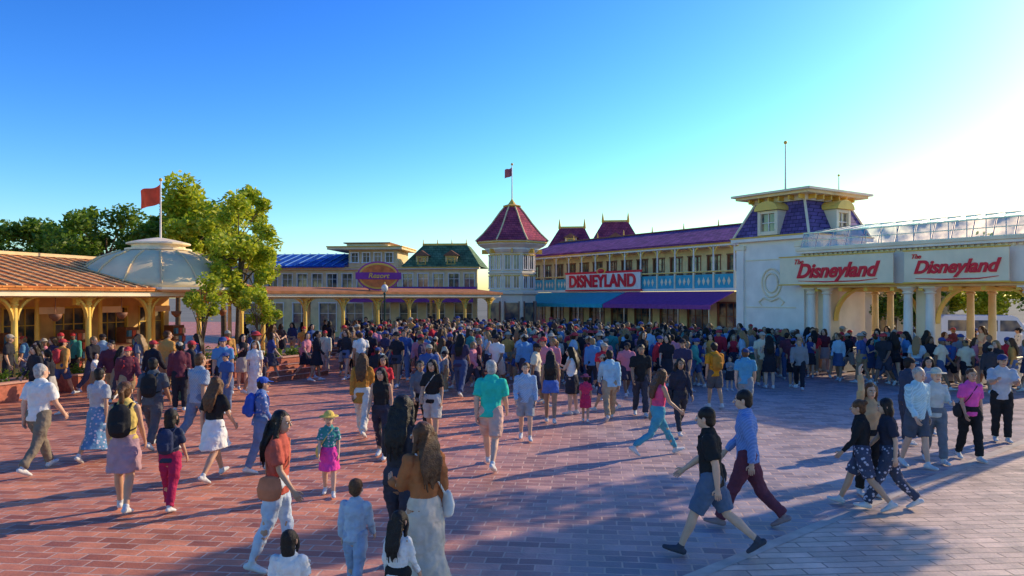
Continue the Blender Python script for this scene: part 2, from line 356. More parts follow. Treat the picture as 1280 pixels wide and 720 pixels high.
person('standing_woman',(8.3,13.4),185,1.66,True,1,(.8,.1,.42),'tee',BLK,'pants',HBR,'bun',STEP,acc='bag')
person('standing_man',(10.0,15.1),200,1.78,False,1,(.48,.5,.55),'tee',BLK,'pants',HB,'cap',PHONE,accc=NV)
person('standing_man',(7.9,14.8),90,1.74,False,2,(.05,.06,.1),'tee',(.06,.06,.08),'pants',HB,'cap',STAND,accc=BLK)
person('standing_woman',(9.0,16.0),200,1.66,True,1,(.25,.3,.42),'tee',(.05,.06,.1),'slim',HB,'long',PHONE)
# nearest group
person('walking_woman',(-1.2,8.0),15,1.88,True,2,(.04,.04,.05),'long',(.05,.05,.07),'slim',HB,'long',HOLD,vox=.011)
person('walking_woman',(-.84,7.1),-35,1.74,True,1,(.4,.14,.05),'coat',(.65,.53,.42),'longskirt',HBR,'long',HOLD,yaw=-35,vox=.011,acc='bag',accc=(.75,.7,.64))
person('walking_child',(-1.55,7.3),10,1.12,False,0,(.45,.52,.62),'long',(.32,.4,.55),'pants',HBR,'short',STEP,child=True,vox=.011)
person('walking_child',(-.98,6.35),25,1.08,True,1,W,'long',BLK,'pants',HB,'long',STEP,child=True,vox=.011)
person('walking_woman',(-2.55,8.0),85,1.72,True,1,(.5,.1,.07),'tee',(.5,.58,.7),'slim',HB,'long',STEP,yaw=20,acc='bag',accc=(.6,.2,.1),vox=.011)
person('walking_child',(-1.8,5.95),0,1.04,False,1,W,'tee',(.3,.35,.5),'shorts',HB,'bob',STEP,child=True,vox=.011)
# crowd templates
TOPC=[(.02,.02,.03),(.04,.06,.2),(.75,.73,.7),(.06,.05,.06),(.1,.26,.5),(.6,.03,.05),(.25,.24,.26),(.05,.1,.28),(.03,.03,.04),(.35,.5,.62),(.62,.22,.28),(.05,.04,.09),(.68,.6,.45),(.6,.3,.08),(.02,.02,.03),(.12,.03,.05),(.06,.3,.26)]
cm=dict(top=crowdmat('crowd_tops',TOPC,13.7),bottom=crowdmat('crowd_bottoms',[(.03,.03,.04),(.06,.09,.19),(.12,.16,.28),(.35,.24,.14),(.02,.02,.03),(.42,.38,.34),(.05,.05,.08)],29.3),
 hair=crowdmat('crowd_hair',[(.012,.01,.01),(.03,.018,.012),(.09,.042,.02),(.012,.01,.01),(.28,.17,.08)],7.1,.5),acc=crowdmat('crowd_bags',[(.02,.02,.03),(.5,.05,.06),(.05,.08,.25),(.4,.36,.3)],17.9))
random.seed(3)
poses=[WALK,STAND,STEP,WALK2,PHONE,STAND,STEP,WALK]
for i in range(18):
    fem=i%2==0
    person('crowd_figure',(0,0),0,1.75,fem,[0,1,2,1,0,3][i%6],topk=random.choice(['tee','tee','long','jacket']) if not fem else random.choice(['tee','long','tank']),
      botk=random.choice(['pants','shorts','pants']) if not fem else random.choice(['slim','skirt','pants','hotshorts']),
      hairk=random.choice(['short','short','cap']) if not fem else random.choice(['long','pony','bob','hat','long']),pose=poses[i%8],yaw=random.uniform(-35,35),
      acc=random.choice([None,'backpack','bag',None]),child=(i in(5,12)),vox=.02,mats=cm,template=True)
flush()
crowd=bpy.data.objects.new('crowd_of_people',None); col.objects.link(crowd)
placed=[(-8,12.5),(-7.5,13.4),(-7.05,14.5),(-6.2,14.6),(-3.2,15.8),(-2.84,16.3),(.9,17.3),(1.74,17.5),(2.35,17.8),(3.2,18.4),(5.4,19.7),(5.8,18.4),(-7.4,21.3)]
def ok(x,y,m):
    for a,b in placed:
        if (a-x)**2+(b-y)**2<m*m: return False
    return True
def put(x,y,m=.55,face=None):
    if not ok(x,y,m): return False
    placed.append((x,y)); i=random.randrange(len(TEMPL))
    o=bpy.data.objects.new('crowd_figure',TEMPL[i]); col.objects.link(o); o.parent=crowd
    h=random.gauss(1.71,.08) if i not in(5,12) else random.uniform(1.0,1.3)
    s=h/1.75; o.location=(x,y,.006); o.scale=(s*random.uniform(1.02,1.18),s*random.uniform(1.0,1.15),s); o.rotation_euler=(0,0,-R(face if face is not None else random.choice([0,0,180,180,90,-90])+random.gauss(0,30)))
    return True
n=0;tries=0
while n<560 and tries<14000:
    tries+=1
    d=23+20.5*random.random()**.85; px=random.uniform(430,1000)
    x=(px-640)*d/924
    if x>9.3 and d>32: continue
    if x+ (d-31)*.66>11.6: continue
    if d<27 and random.random()<.45: continue
    if d<27 and (px>900 or px<500) and random.random()<.5: continue
    n+=put(x,d,.45)
for k in range(34):
    d=random.uniform(18.5,24); put((random.uniform(470,860)-640)*d/924,d,.9)
gd=V((.55,-.835)); gn=V((-.835,-.55))
for k in range(120):
    t=random.uniform(-2.5,8.5); o=random.uniform(.6,3.6); p=V((12.4,31))+gd*t+gn*o; put(p.x,p.y,.45)
for k in range(16):
    t=random.uniform(0,7); o=random.uniform(.5,7); p=V((12.4,31))+gd*t-gn*o; put(p.x,p.y,.6)
for k in range(50):
    d=random.uniform(26,40); put((random.uniform(300,430)-640)*d/924,d,.9)
for k in range(48):
    d=random.uniform(18,26); px=random.uniform(-20,330); put((px-640)*d/924,d,.7)

# ------------------------------------------------------------ ground
def brickmat(name,w,h,c1,c2,mort,c3=None,c4=None,rot=0,band=False,rough=.55):
    m,nt,b=nodes(name);N=nt.nodes;L=nt.links
    tc=N.new('ShaderNodeTexCoord'); mp=N.new('ShaderNodeMapping'); mp.inputs['Rotation'].default_value=(0,0,rot)
    L.new(tc.outputs['Object'],mp.inputs[0])
    wn=N.new('ShaderNodeTexNoise'); wn.inputs['Scale'].default_value=1.3; L.new(tc.outputs['Object'],wn.inputs['Vector'])
    wa=N.new('ShaderNodeVectorMath'); wa.operation='MULTIPLY_ADD'; wa.inputs[1].default_value=(.05,.05,0); L.new(wn.outputs['Color'],wa.inputs[0]); L.new(mp.outputs[0],wa.inputs[2])
    def bt(a,bb,mo,sz):
        t=N.new('ShaderNodeTexBrick'); t.inputs['Scale'].default_value=1; t.inputs['Brick Width'].default_value=w; t.inputs['Row Height'].default_value=h
        t.inputs['Mortar Size'].default_value=sz; t.inputs['Mortar Smooth'].default_value=.3; t.inputs['Bias'].default_value=0
        t.inputs['Color1'].default_value=(*a,1); t.inputs['Color2'].default_value=(*bb,1); t.inputs['Mortar'].default_value=(*mo,1)
        L.new(wa.outputs[0],t.inputs['Vector']); return t
    t=bt(c1,c2,mort,.013); out=t.outputs['Color']
    nz=N.new('ShaderNodeTexNoise'); nz.inputs['Scale'].default_value=.35; nz.inputs['Detail'].default_value=4; L.new(tc.outputs['Object'],nz.inputs['Vector'])
    if c3:
        t2=bt(c3,c4,mort,.013)
        sx=N.new('ShaderNodeSeparateXYZ'); L.new(tc.outputs['Object'],sx.inputs[0])
        a=N.new('ShaderNodeMath'); a.operation='MULTIPLY_ADD'; a.inputs[1].default_value=-.16; L.new(sx.outputs['Y'],a.inputs[0])
        L.new(sx.outputs['X'],a.inputs[2])
        a2=N.new('ShaderNodeMath'); a2.operation='MULTIPLY_ADD'; a2.inputs[1].default_value=5; L.new(nz.outputs['Fac'],a2.inputs[0]); L.new(a.outputs[0],a2.inputs[2])
        r=N.new('ShaderNodeMapRange'); r.inputs[1].default_value=-1.8; r.inputs[2].default_value=3.8; L.new(a2.outputs[0],r.inputs[0])
        mx=N.new('ShaderNodeMix'); mx.data_type='RGBA'; L.new(r.outputs[0],mx.inputs[0]); L.new(out,mx.inputs[6]); L.new(t2.outputs['Color'],mx.inputs[7]); out=mx.outputs[2]
    n2=N.new('ShaderNodeTexNoise'); n2.inputs['Scale'].default_value=1.7; n2.inputs['Detail'].default_value=8; n2.inputs['Roughness'].default_value=.7; L.new(tc.outputs['Object'],n2.inputs['Vector'])
    r2=N.new('ShaderNodeMapRange'); r2.inputs[1].default_value=.3; r2.inputs[2].default_value=.7; r2.inputs[3].default_value=.62; r2.inputs[4].default_value=1.25; L.new(n2.outputs['Fac'],r2.inputs[0])
    vm=N.new('ShaderNodeVectorMath'); vm.operation='SCALE'; L.new(out,vm.inputs[0]); L.new(r2.outputs[0],vm.inputs['Scale'])
    L.new(vm.outputs[0],b.inputs['Base Color'])
    r3=N.new('ShaderNodeMapRange'); r3.inputs[1].default_value=.3; r3.inputs[2].default_value=.7; r3.inputs[3].default_value=rough-.14; r3.inputs[4].default_value=rough+.2; L.new(n2.outputs['Fac'],r3.inputs[0]); L.new(r3.outputs[0],b.inputs['Roughness'])
    b.inputs['Specular IOR Level'].default_value=.35
    n3=N.new('ShaderNodeTexNoise'); n3.inputs['Scale'].default_value=25; n3.inputs['Detail'].default_value=5; L.new(tc.outputs['Object'],n3.inputs['Vector'])
    ad=N.new('ShaderNodeMath'); ad.operation='MULTIPLY_ADD'; ad.inputs[1].default_value=-1.2; L.new(t.outputs['Fac'],ad.inputs[0]); L.new(n3.outputs['Fac'],ad.inputs[2])
    bp=N.new('ShaderNodeBump'); bp.inputs['Strength'].default_value=.5; bp.inputs['Distance'].default_value=.012; L.new(ad.outputs[0],bp.inputs['Height']); L.new(bp.outputs[0],b.inputs['Normal'])
    return m
def sheet(name,pts,z,mat):
    g=Geo(); g.poly([(x,y,z) for x,y in pts],[tuple(range(len(pts)))]); me=g.mesh(name); me.materials.append(mat); o=bpy.data.objects.new(name,me); col.objects.link(o); return o
mground=brickmat('plaza_brick',.38,.19,(.78,.28,.15),(.38,.12,.07),(.64,.42,.33),(.5,.4,.4),(.27,.21,.23),rot=R(6),rough=.55)
mpale=brickmat('pale_pavers',.62,.17,(.78,.58,.46),(.55,.4,.32),(.34,.24,.2),rot=R(-4),rough=.5)
sheet('ground',[(-1500,-300),(1500,-300),(1500,2500),(-1500,2500)],-.004,M('far_ground',(.2,.19,.16),.9,.2,.05,.1))
sheet('plaza_pavement',[(-60,-15),(60,-15),(60,90),(-60,90)],0,mground)
sheet('pale_pavement',[(-8,-.75),(2.03,7.83),(10.3,14.9),(13,17.2),(40,12),(40,-12),(-8,-12)],.004,mpale)
def band(a,b,w,name='stone_band'):
    a=V(a);b=V(b);d=(b-a).normalized();n=V((-d.y,d.x))*w
    return sheet(name,[tuple(a),tuple(b),tuple(b+n),tuple(a+n)],.008,M('band_stone',(.5,.42,.36),.6,.2,4,.2))
band((-7.9,-.7),(13,17.2),.16)

# ------------------------------------------------------------ building materials
cream=M('cream_paint',(.84,.62,.32),.6,.14,2,.1)
creamL=M('pale_cream_paint',(.9,.76,.54),.55,.1,1.5,.08)
white=M('white_paint',(.88,.8,.73),.5,.09,1.5,.06)
yellow=M('yellow_paint',(.9,.6,.13),.55,.12,2,.08)
gold=M('gold_trim',(.85,.5,.08),.4,.1,4,.05)
brown=M('brown_trim',(.26,.11,.06),.6,.2,3,.1)
redbrick=M('planter_brick',(.5,.16,.1),.8,.25,9,.4)
dark=M('dark_interior',(.05,.04,.04),.8,.3,2,.1)
steel=M('steel',(.45,.46,.48),.3,.1,10,.05,metal=1)
red=M('red_letters',(.8,.01,.04),.4,.05,5,0)
teal=M('teal_paint',(.05,.4,.55),.5,.15,3,.08)
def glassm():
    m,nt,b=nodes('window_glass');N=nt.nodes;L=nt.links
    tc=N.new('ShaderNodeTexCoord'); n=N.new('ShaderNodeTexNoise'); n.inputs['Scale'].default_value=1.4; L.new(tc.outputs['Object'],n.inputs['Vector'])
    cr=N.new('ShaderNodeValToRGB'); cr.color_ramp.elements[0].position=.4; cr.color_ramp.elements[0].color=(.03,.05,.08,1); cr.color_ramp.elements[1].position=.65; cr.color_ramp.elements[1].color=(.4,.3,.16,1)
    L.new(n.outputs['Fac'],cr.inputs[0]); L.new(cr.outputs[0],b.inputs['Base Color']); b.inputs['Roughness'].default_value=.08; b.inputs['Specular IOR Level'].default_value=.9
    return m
glass=glassm()
def railglass():
    m,nt,b=nodes('rail_glass');N=nt.nodes;L=nt.links
    b.inputs['Base Color'].default_value=(.12,.42,.55,1); b.inputs['Roughness'].default_value=.12; b.inputs['Specular IOR Level'].default_value=.5
    n=N.new('ShaderNodeTexNoise'); n.inputs['Scale'].default_value=1.6; n.inputs['Detail'].default_value=3; tc=N.new('ShaderNodeTexCoord'); L.new(tc.outputs['Object'],n.inputs['Vector'])
    r=N.new('ShaderNodeMapRange'); r.inputs[1].default_value=.35; r.inputs[2].default_value=.65; r.inputs[3].default_value=.35; r.inputs[4].default_value=.95; L.new(n.outputs['Fac'],r.inputs[0]); L.new(r.outputs[0],b.inputs['Alpha'])
    return m
rglass=railglass()
def shingle(name,c1,c2,w=.35,h=.2,rough=.75,mort=None):
    m,nt,b=nodes(name);N=nt.nodes;L=nt.links
    tc=N.new('ShaderNodeTexCoord'); sx=N.new('ShaderNodeSeparateXYZ'); L.new(tc.outputs['Object'],sx.inputs[0])
    a=N.new('ShaderNodeMath'); a.operation='MULTIPLY_ADD'; a.inputs[1].default_value=.37; L.new(sx.outputs['Y'],a.inputs[0]); L.new(sx.outputs['X'],a.inputs[2])
    cb=N.new('ShaderNodeCombineXYZ'); L.new(a.outputs[0],cb.inputs[0]); L.new(sx.outputs['Z'],cb.inputs[1])
    t=N.new('ShaderNodeTexBrick'); t.inputs['Scale'].default_value=1; t.inputs['Brick Width'].default_value=w; t.inputs['Row Height'].default_value=h; t.inputs['Mortar Size'].default_value=.012
    t.inputs['Color1'].default_value=(*c1,1); t.inputs['Color2'].default_value=(*c2,1); t.inputs['Mortar'].default_value=(*[x*.4 for x in c2],1)
    L.new(cb.outputs[0],t.inputs['Vector'])
    n=N.new('ShaderNodeTexNoise'); n.inputs['Scale'].default_value=1.5; n.inputs['Detail'].default_value=5; L.new(tc.outputs['Object'],n.inputs['Vector'])
    r=N.new('ShaderNodeMapRange'); r.inputs[1].default_value=.3; r.inputs[2].default_value=.7; r.inputs[3].default_value=.7; r.inputs[4].default_value=1.3; L.new(n.outputs['Fac'],r.inputs[0])
    vm=N.new('ShaderNodeVectorMath'); vm.operation='SCALE'; L.new(t.outputs['Color'],vm.inputs[0]); L.new(r.outputs[0],vm.inputs['Scale']); L.new(vm.outputs[0],b.inputs['Base Color'])
    b.inputs['Roughness'].default_value=rough; b.inputs['Specular IOR Level'].default_value=.12
    bp=N.new('ShaderNodeBump'); bp.inputs['Strength'].default_value=.5; bp.inputs['Distance'].default_value=.02; bp.invert=True; L.new(t.outputs['Fac'],bp.inputs['Height']); L.new(bp.outputs[0],b.inputs['Normal'])
    return m
terra=shingle('terracotta_roof',(.78,.3,.08),(.58,.17,.05),.4,.09)
purple=shingle('purple_slate',(.32,.1,.26),(.2,.06,.18),.3,.14)
maroon=shingle('maroon_slate',(.48,.08,.12),(.3,.05,.1),.3,.16)
blue=shingle('blue_slate',(.02,.12,.5),(.015,.07,.33),.5,.16,.6)
green=shingle('green_copper',(.16,.25,.13),(.09,.16,.08),.35,.18)
slate=shingle('slate_mansard',(.18,.12,.32),(.1,.07,.2),.3,.17)
domecream=M('cream_metal_roof',(.92,.7,.4),.85,.12,1.2,.15,spec=.1)
purpleaw=M('purple_awning',(.3,.07,.28),.8,.15,5,.1,spec=.15)
tealaw=M('teal_awning',(.04,.4,.5),.75,.12,5,.1,spec=.15)

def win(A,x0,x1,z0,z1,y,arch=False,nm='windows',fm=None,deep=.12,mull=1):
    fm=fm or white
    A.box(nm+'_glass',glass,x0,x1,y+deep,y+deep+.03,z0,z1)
    f=.06
    A.box(nm+'_frames',fm,x0-f,x0,y-.03,y+deep,z0-.0,z1); A.box(nm+'_frames',fm,x1,x1+f,y-.03,y+deep,z0,z1)
    A.box(nm+'_frames',fm,x0-f-.03,x1+f+.03,y-.05,y+deep,z1,z1+.08); A.box(nm+'_sills',fm,x0-f-.05,x1+f+.05,y-.09,y+deep,z0-.08,z0)
    for i in range(mull):
        xm=x0+(x1-x0)*(i+1)/(mull+1); A.box(nm+'_muntins',fm,xm-.018,xm+.018,y+deep-.04,y+deep-.003,z0,z1)
    A.box(nm+'_muntins',fm,x0,x1,y+deep-.045,y+deep-.006,z0+(z1-z0)*.62,z0+(z1-z0)*.62+.035)
def wallwin(A,x0,x1,z0,z1,y,n,ww,wz0,wz1,wm,thick=.3,**k):
    p=(x1-x0)/n
    A.box('walls',wm,x0,x1,y,y+thick,z0,wz0); A.box('walls',wm,x0,x1,y,y+thick,wz1,z1)
    xs=x0
    for i in range(n):
        c=x0+p*(i+.5); A.box('walls',wm,xs,c-ww/2,y+.001,y+thick,wz0,wz1); xs=c+ww/2
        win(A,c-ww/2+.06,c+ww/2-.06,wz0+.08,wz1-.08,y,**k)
    A.box('walls',wm,xs,x1,y+.001,y+thick,wz0,wz1)
def column(A,x,y,z1,r=.1,mat=None,nm='columns',bm=None):
    mat=mat or creamL
    g=A.g(nm,mat,False)
    g.box(x-r*1.6,x+r*1.6,y-r*1.6,y+r*1.6,0,.3)
    g.lathe((x,y,0),[(r*1.35,.3),(r*1.35,.36),(r*1.05,.42),(r,.9),(r*.85,z1-.28),(r*1.2,z1-.24),(r*1.2,z1-.2),(r*.9,z1-.17),(r*1.5,z1-.06)],12)
    g.box(x-r*1.6,x+r*1.6,y-r*1.6,y+r*1.6,z1-.06,z1)
def brackets(A,x,y,z,l,mat,nm='brackets',t=.05,both=(True,True)):
    g=A.g(nm,mat)
    for s,u in ((-1,both[0]),(1,both[1])):
        if not u: continue
        pts=[];k=8
        for i in range(k+1):
            a=math.pi/2*i/k; pts.append((x+s*(l-l*math.cos(a))+s*.09, z-l+l*math.sin(a)))
        vs=[];fs=[]
        for (px,pz) in pts: vs+= [(px,y-t,pz),(px,y+t,pz),(px-s*.02 if pz<z-.1 else px,y-t,min(z,pz+.09)),(px-s*.02,y+t,min(z,pz+.09))]
        for i in range(k):
            a=i*4;b=a+4; fs+=[(a,a+1,b+1,b),(a+2,b+2,b+3,a+3),(a,b,b+2,a+2),(a+1,a+3,b+3,b+1)]
        g.poly(vs,fs)
def gable(A,pn,mat,x0,x1,y0,z0,y1,z1,y2=None,z2=None,th=.12):
    g=A.g(pn,mat)
    def slab(ya,za,yb,zb):
        g.poly([(x0,ya,za),(x1,ya,za),(x1,yb,zb),(x0,yb,zb),(x0,ya,za-th),(x1,ya,za-th),(x1,yb,zb-th),(x0,yb,zb-th)],[(0,1,2,3),(7,6,5,4),(0,4,5,1),(1,5,6,2),(2,6,7,3),(3,7,4,0)])
    slab(y0,z0,y1,z1)
    if y2 is not None: slab(y1+.002,z1,y2,z2)

# ---- left ticket pavilion
A=Asm('ticket_pavilion',(-16.6,17,0),math.atan2(16,5.1)); Ln=16.8
for i in range(7):
    x=.4+i*2.65; column(A,x,.3,2.95,.1,yellow); brackets(A,x,.3,2.94,.7,yellow,t=.07)
    column(A,x,2.6,3.1,.08,yellow,'inner_columns')
A.box('eave_beam',cream,-.2,Ln+.2,.18,.42,2.95,3.12)
A.box('fascia',creamL,-.5,Ln+.4,-.32,-.2,3.0,3.22)
A.box('fascia_trim',gold,-.5,Ln+.4,-.37,-.32,3.16,3.235)
A.box('soffit',cream,-.5,Ln+.4,-.2,5.0,3.125,3.16)
gable(A,'roof',terra,-.5,Ln+.4,-.42,3.3,4.6,4.5,9.6,3.3)
g=A.g('roof_ribs',M('roof_rib',(.9,.55,.24),.7,.1,3,.1))
for i in range(36):
    x=-.4+i*.48
    g.poly([(x,-.42,3.31),(x+.05,-.42,3.31),(x+.05,4.6,4.51),(x,4.6,4.51),(x,-.42,3.35),(x+.05,-.42,3.35),(x+.05,4.6,4.55),(x,4.6,4.55)],[(4,5,6,7),(0,1,5,4),(1,2,6,5),(3,0,4,7),(2,3,7,6)])
A.box('ridge_cap',cream,-.5,Ln+.4,4.48,4.72,4.51,4.63)
for i in range(5):
    A.box('gutter_lamps',gold,1.6+i*3.1,1.75+i*3.1,.22,.37,2.7,2.949)
wallwin(A,0,Ln,0,3.12,4.7,8,1.5,.75,2.6,M('warm_wall',(.85,.52,.2),.7,.15,2,.1),mull=2,fm=yellow)
for i in range(6):
    x=.9+i*2.65
    A.box('ticket_counters',cream,x,x+1.5,3.2,3.9,0,1.05); A.box('counter_tops',brown,x-.05,x+1.55,3.12,3.95,1.05,1.1)
    A.box('counter_signs',teal if i%2 else creamL,x+.2,x+1.3,3.4,3.45,2.35,2.6)
    bx=x+.9; A.g('basket_chains',brown).box(bx-.01,bx+.01,.29,.31,2.45,2.949); A.g('hanging_baskets',brown,True).lathe((bx,.3,0),[(.05,2.18),(.17,2.3),(.2,2.42)],10)
    # display racks with merchandise
    A.box('display_racks',brown,x+1.7,x+2.4,3.6,4.1,0,1.7)
    for j in range(4):
        for q in range(3): A.box('merchandise_%d'%((j+q)%3),[cloth((.1,.3,.5)),cloth((.6,.15,.1)),cloth((.7,.6,.4))][(j+q)%3],x+1.74+q*.22,x+1.9+q*.22,3.48,3.597,.25+j*.36,.5+j*.36)
wx,wy=13.2,1.9
g=A.g('dome_roof',domecream,True); g.lathe((wx,wy,0),[(3.35,3.35),(3.35,3.5),(3.1,3.72),(2.75,4.1),(2.2,4.5),(1.5,4.78),(1.15,4.85)],16)
g=A.g('dome_cornice',creamL); g.lathe((wx,wy,0),[(3.2,3.17),(3.5,3.25),(3.5,3.34)],16)
g.lathe((wx,wy,0),[(1.25,4.86),(1.25,4.93),(1.0,4.95),(1.0,5.08),(1.2,5.1),(1.2,5.16),(.8,5.26),(.3,5.36),(.05,5.4)],16)
g=A.g('dome_ribs',cream)
for j in range(16):
    a=2*math.pi*j/16
    c,s=math.cos(a),math.sin(a)
    g.ring_tube([(wx+c*r,wy+s*r,z) for r,z in((3.36,3.52),(3.12,3.74),(2.77,4.12),(2.22,4.52),(1.5,4.81))],[.03]*5,V((0,0,1)),6)
A.build()

def flagpole(name,x,y,z0,z1,flag=None,r=.035,fs=(1.1,.75),d=-1,mat=None):
    A=Asm(name,(x,y,0),0); A.g('pole',mat or white,True).ring_tube([(0,0,z0),(0,0,z1)],[r,r*.6],V((1,0,0)),10)
    A.g('finial',gold,True).ell((0,0,z1+r*1.2),(r*1.8,)*3)
    if flag:
        g=A.g('flag',flag,True); nx,nz=14,8; vs=[];fs_=[]
        for i in range(nx+1):
            for j in range(nz+1):
                u=i/nx; w=j/nz
                vs.append((d*u*fs[0]*.86,.13*math.sin(u*7+w*1.5)*u**.5,z1-.12-w*fs[1]-u*fs[1]*.42-.05*math.sin(u*5)))
        for i in range(nx):
            for j in range(nz):
                a=i*(nz+1)+j; fs_.append((a,a+1,a+nz+2,a+nz+1))
        g.poly(vs,fs_)
    return A.build()
flagpole('flagpole',-14.3,30.1,5.35,7.7,M('red_flag',(.85,.1,.04),.8,.15,4,.1),.04,(1.0,.75))
flagpole('flagpole',.0,52.2,9.5,12.3,M('pink_flag',(.5,.12,.14),.8,.15,4,.1),.05,(.6,.6))
flagpole('flagpole',12.35,33.4,7.6,9.9,None,.045)
flagpole('flagpole',15.2,34.4,7.6,8.6,None,.03)

# ---- arcade centre-left
A=Asm('covered_arcade',(-11.5,33.9,0),math.atan2(13,10.5)); Ln=16.7
for i in range(8):
    x=.3+i*2.3; column(A,x,.3,2.9,.1,yellow); brackets(A,x,.3,2.89,.6,yellow)
    if i%2==0: column(A,x,3.2,2.9,.1,cream,'back_columns')
A.box('beam',cream,0,Ln,.16,.44,2.9,3.08)
A.box('fascia',creamL,-.2,Ln+.1,-.3,-.2,2.98,3.2); A.box('ceiling',brown,-.2,Ln+.1,-.2,4,3.085,3.13)
gable(A,'roof',M('brown_roof',(.4,.17,.08),.8,.25,3,.3,spec=.1),-.3,Ln+.2,-.4,3.26,1.9,3.5,4.1,3.26)
A.box('gold_trim',gold,-.2,Ln+.1,-.34,-.3,3.14,3.21)
A.build()
A=Asm('oval_sign',(-7.1,39.3,0),R(14))
def oval(A,pn,mat,rx,rz,y0,y1,cz):
    g=A.g(pn,mat); vs=[]
    for y in(y0,y1):
        for j in range(28): a=2*math.pi*j/28; vs.append((rx*math.cos(a),y,cz+rz*math.sin(a)))
    fs=[tuple(range(28)),tuple(reversed(range(28,56)))]+[(j,j+28,(j+1)%28+28,(j+1)%28) for j in range(28)]
    g.poly(vs,fs)
oval(A,'sign_back',M('sign_purple',(.4,.06,.3),.5,.1,3,0),1.12,.78,0,.15,4.1); oval(A,'sign_rim',gold,1.04,.7,-.04,-.003,4.1); oval(A,'sign_face',M('sign_orange',(.8,.2,.05),.5,.35,3,0),.94,.6,-.08,-.043,4.1)
A.box('sign_band',M('sign_purple2',(.25,.04,.3),.5,.1,3,0),-1.2,1.2,-.14,-.083,3.92,4.28)
A.box('sign_posts',brown,-.5,-.42,.02,.1,3.2,3.5); A.box('sign_posts',brown,.42,.5,.02,.1,3.2,3.5)
A.kids.append(textobj('sign_lettering','Resort',.36,gold,(0,-.15,4.1),(R(90),0,0),.2,.01,1.1)); A.build()

# ---- centre-left buildings
A=Asm('station_building',(-21,56.2,0),math.atan2(-1.7,18.5)); 
wallwin(A,0,18.5,0,3.2,0,9,1.4,.4,2.6,cream,mull=1)
A.box('string_course',creamL,-.1,18.6,-.15,.0-.003,3.2,3.42)
wallwin(A,0,18.5,3.2,5.05,.02,16,.86,3.6,4.8,creamL,mull=1)
A.box('cornice',white,-.2,18.7,-.35,.3,5.05,5.22); A.box('cornice_gold',gold,-.2,18.7,-.39,-.35,5.12,5.2)
gable(A,'blue_roof',blue,-.3,8.6,-.7,5.3,4.6,6.5,8.6,5.3)
g=A.g('blue_roof_ribs',M('blue_rib',(.12,.3,.65),.5,.1,3,0))
for i in range(13):
    x=-.2+i*.72
    g.poly([(x,-.7,5.31),(x+.07,-.7,5.31),(x+.07,4.6,6.51),(x,4.6,6.51),(x,-.7,5.36),(x+.07,-.7,5.36),(x+.07,4.6,6.56),(x,4.6,6.56)],[(4,5,6,7),(0,1,5,4),(1,2,6,5),(3,0,4,7),(2,3,7,6)])
A.box('attic_walls',cream,8.65,12.4,.5,4,5.22,6.55); A.box('attic_roof',domecream,7.2,12.9,-.2,4.6,6.55,6.72); A.box('attic_roof_trim',gold,7.15,12.95,-.25,4.65,6.72,6.8)
A.box('attic_cap',creamL,8.4,11.6,.8,3.6,6.8,7.05); A.box('attic_cap_roof',brown,8.2,11.8,.6,3.8,7.05,7.13)
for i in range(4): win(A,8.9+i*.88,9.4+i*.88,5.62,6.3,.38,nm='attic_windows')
g=A.g('green_roof',green); g.poly([(12.9,-.45,5.24),(18.8,-.45,5.24),(18.8,4.6,5.24),(12.9,4.6,5.24),(14.2,1.2,6.9),(17.6,1.2,6.9),(17.6,3,6.9),(14.2,3,6.9)],[(0,1,5,4),(1,2,6,5),(2,3,7,6),(3,0,4,7),(4,5,6,7)])
A.box('green_roof_cresting',gold,14.2,17.6,1.2,1.25,6.903,7.05)
for x in (14.2,15.3,16.4,17.5): A.g('finials',gold,True).ring_tube([(x,1.3,6.9),(x,1.3,7.35)],[.06,.02],V((1,0,0)),6)
for x in (14.4,16.6):
    A.box('dormers',cream,x-.45,x+.45,-.1,1.2,5.3,6.05); win(A,x-.25,x+.25,5.45,5.9,-.2,nm='dormer_windows',deep=.09,fm=gold)
    A.g('dormer_roofs',brown).poly([(x-.6,-.3,6.05),(x+.6,-.3,6.05),(x,-.3,6.45),(x-.6,1.4,6.05),(x+.6,1.4,6.05),(x,1.4,6.45)],[(0,1,2),(5,4,3),(1,4,5,2),(3,0,2,5),(0,3,4,1)])
gable(A,'purple_awning',purpleaw,9.5,18.5,-2.0,2.9,-.16,3.75,th=.05)
A.box('awning_valance',purpleaw,9.5,18.5,-2.02,-1.97,2.62,2.9)
A.build()

# ---- corner turret
A=Asm('corner_turret',(0,52,0),0)
r8=math.pi/8
A.g('walls',creamL).lathe((0,0,0),[(1.75,0),(1.75,3.1),(1.95,3.2),(1.95,3.35),(1.7,3.45),(1.7,4.55),(1.8,4.6),(1.8,4.72),(1.68,4.78),(1.68,6.05)],8,r8)
A.g('cornice',white).lathe((0,0,0),[(1.8,6.05),(2.0,6.25),(2.0,6.35),(2.5,6.6),(2.55,6.82)],8,r8)
A.g('gold_band',gold).lathe((0,0,0),[(2.58,6.66),(2.62,6.7),(2.6,6.76)],8,r8)
A.g('roof',maroon).lathe((0,0,0),[(2.7,6.83),(2.6,6.95),(2.15,7.35),(1.5,8.1),(.9,8.9),(.55,9.3)],8,r8)
for j in range(8):
    a=r8+2*math.pi*j/8; c,s=math.cos(a),math.sin(a)
    A.g('roof_hips',cream).ring_tube([(c*r,s*r,z) for r,z in((2.71,6.86),(2.16,7.37),(1.51,8.12),(.91,8.92),(.56,9.31))],[.05]*5,V((0,0,1)),6)
A.g('roof_cap',gold).lathe((0,0,0),[(.62,9.3),(.68,9.38),(.3,9.5),(.12,9.75),(.03,9.9)],8,r8)
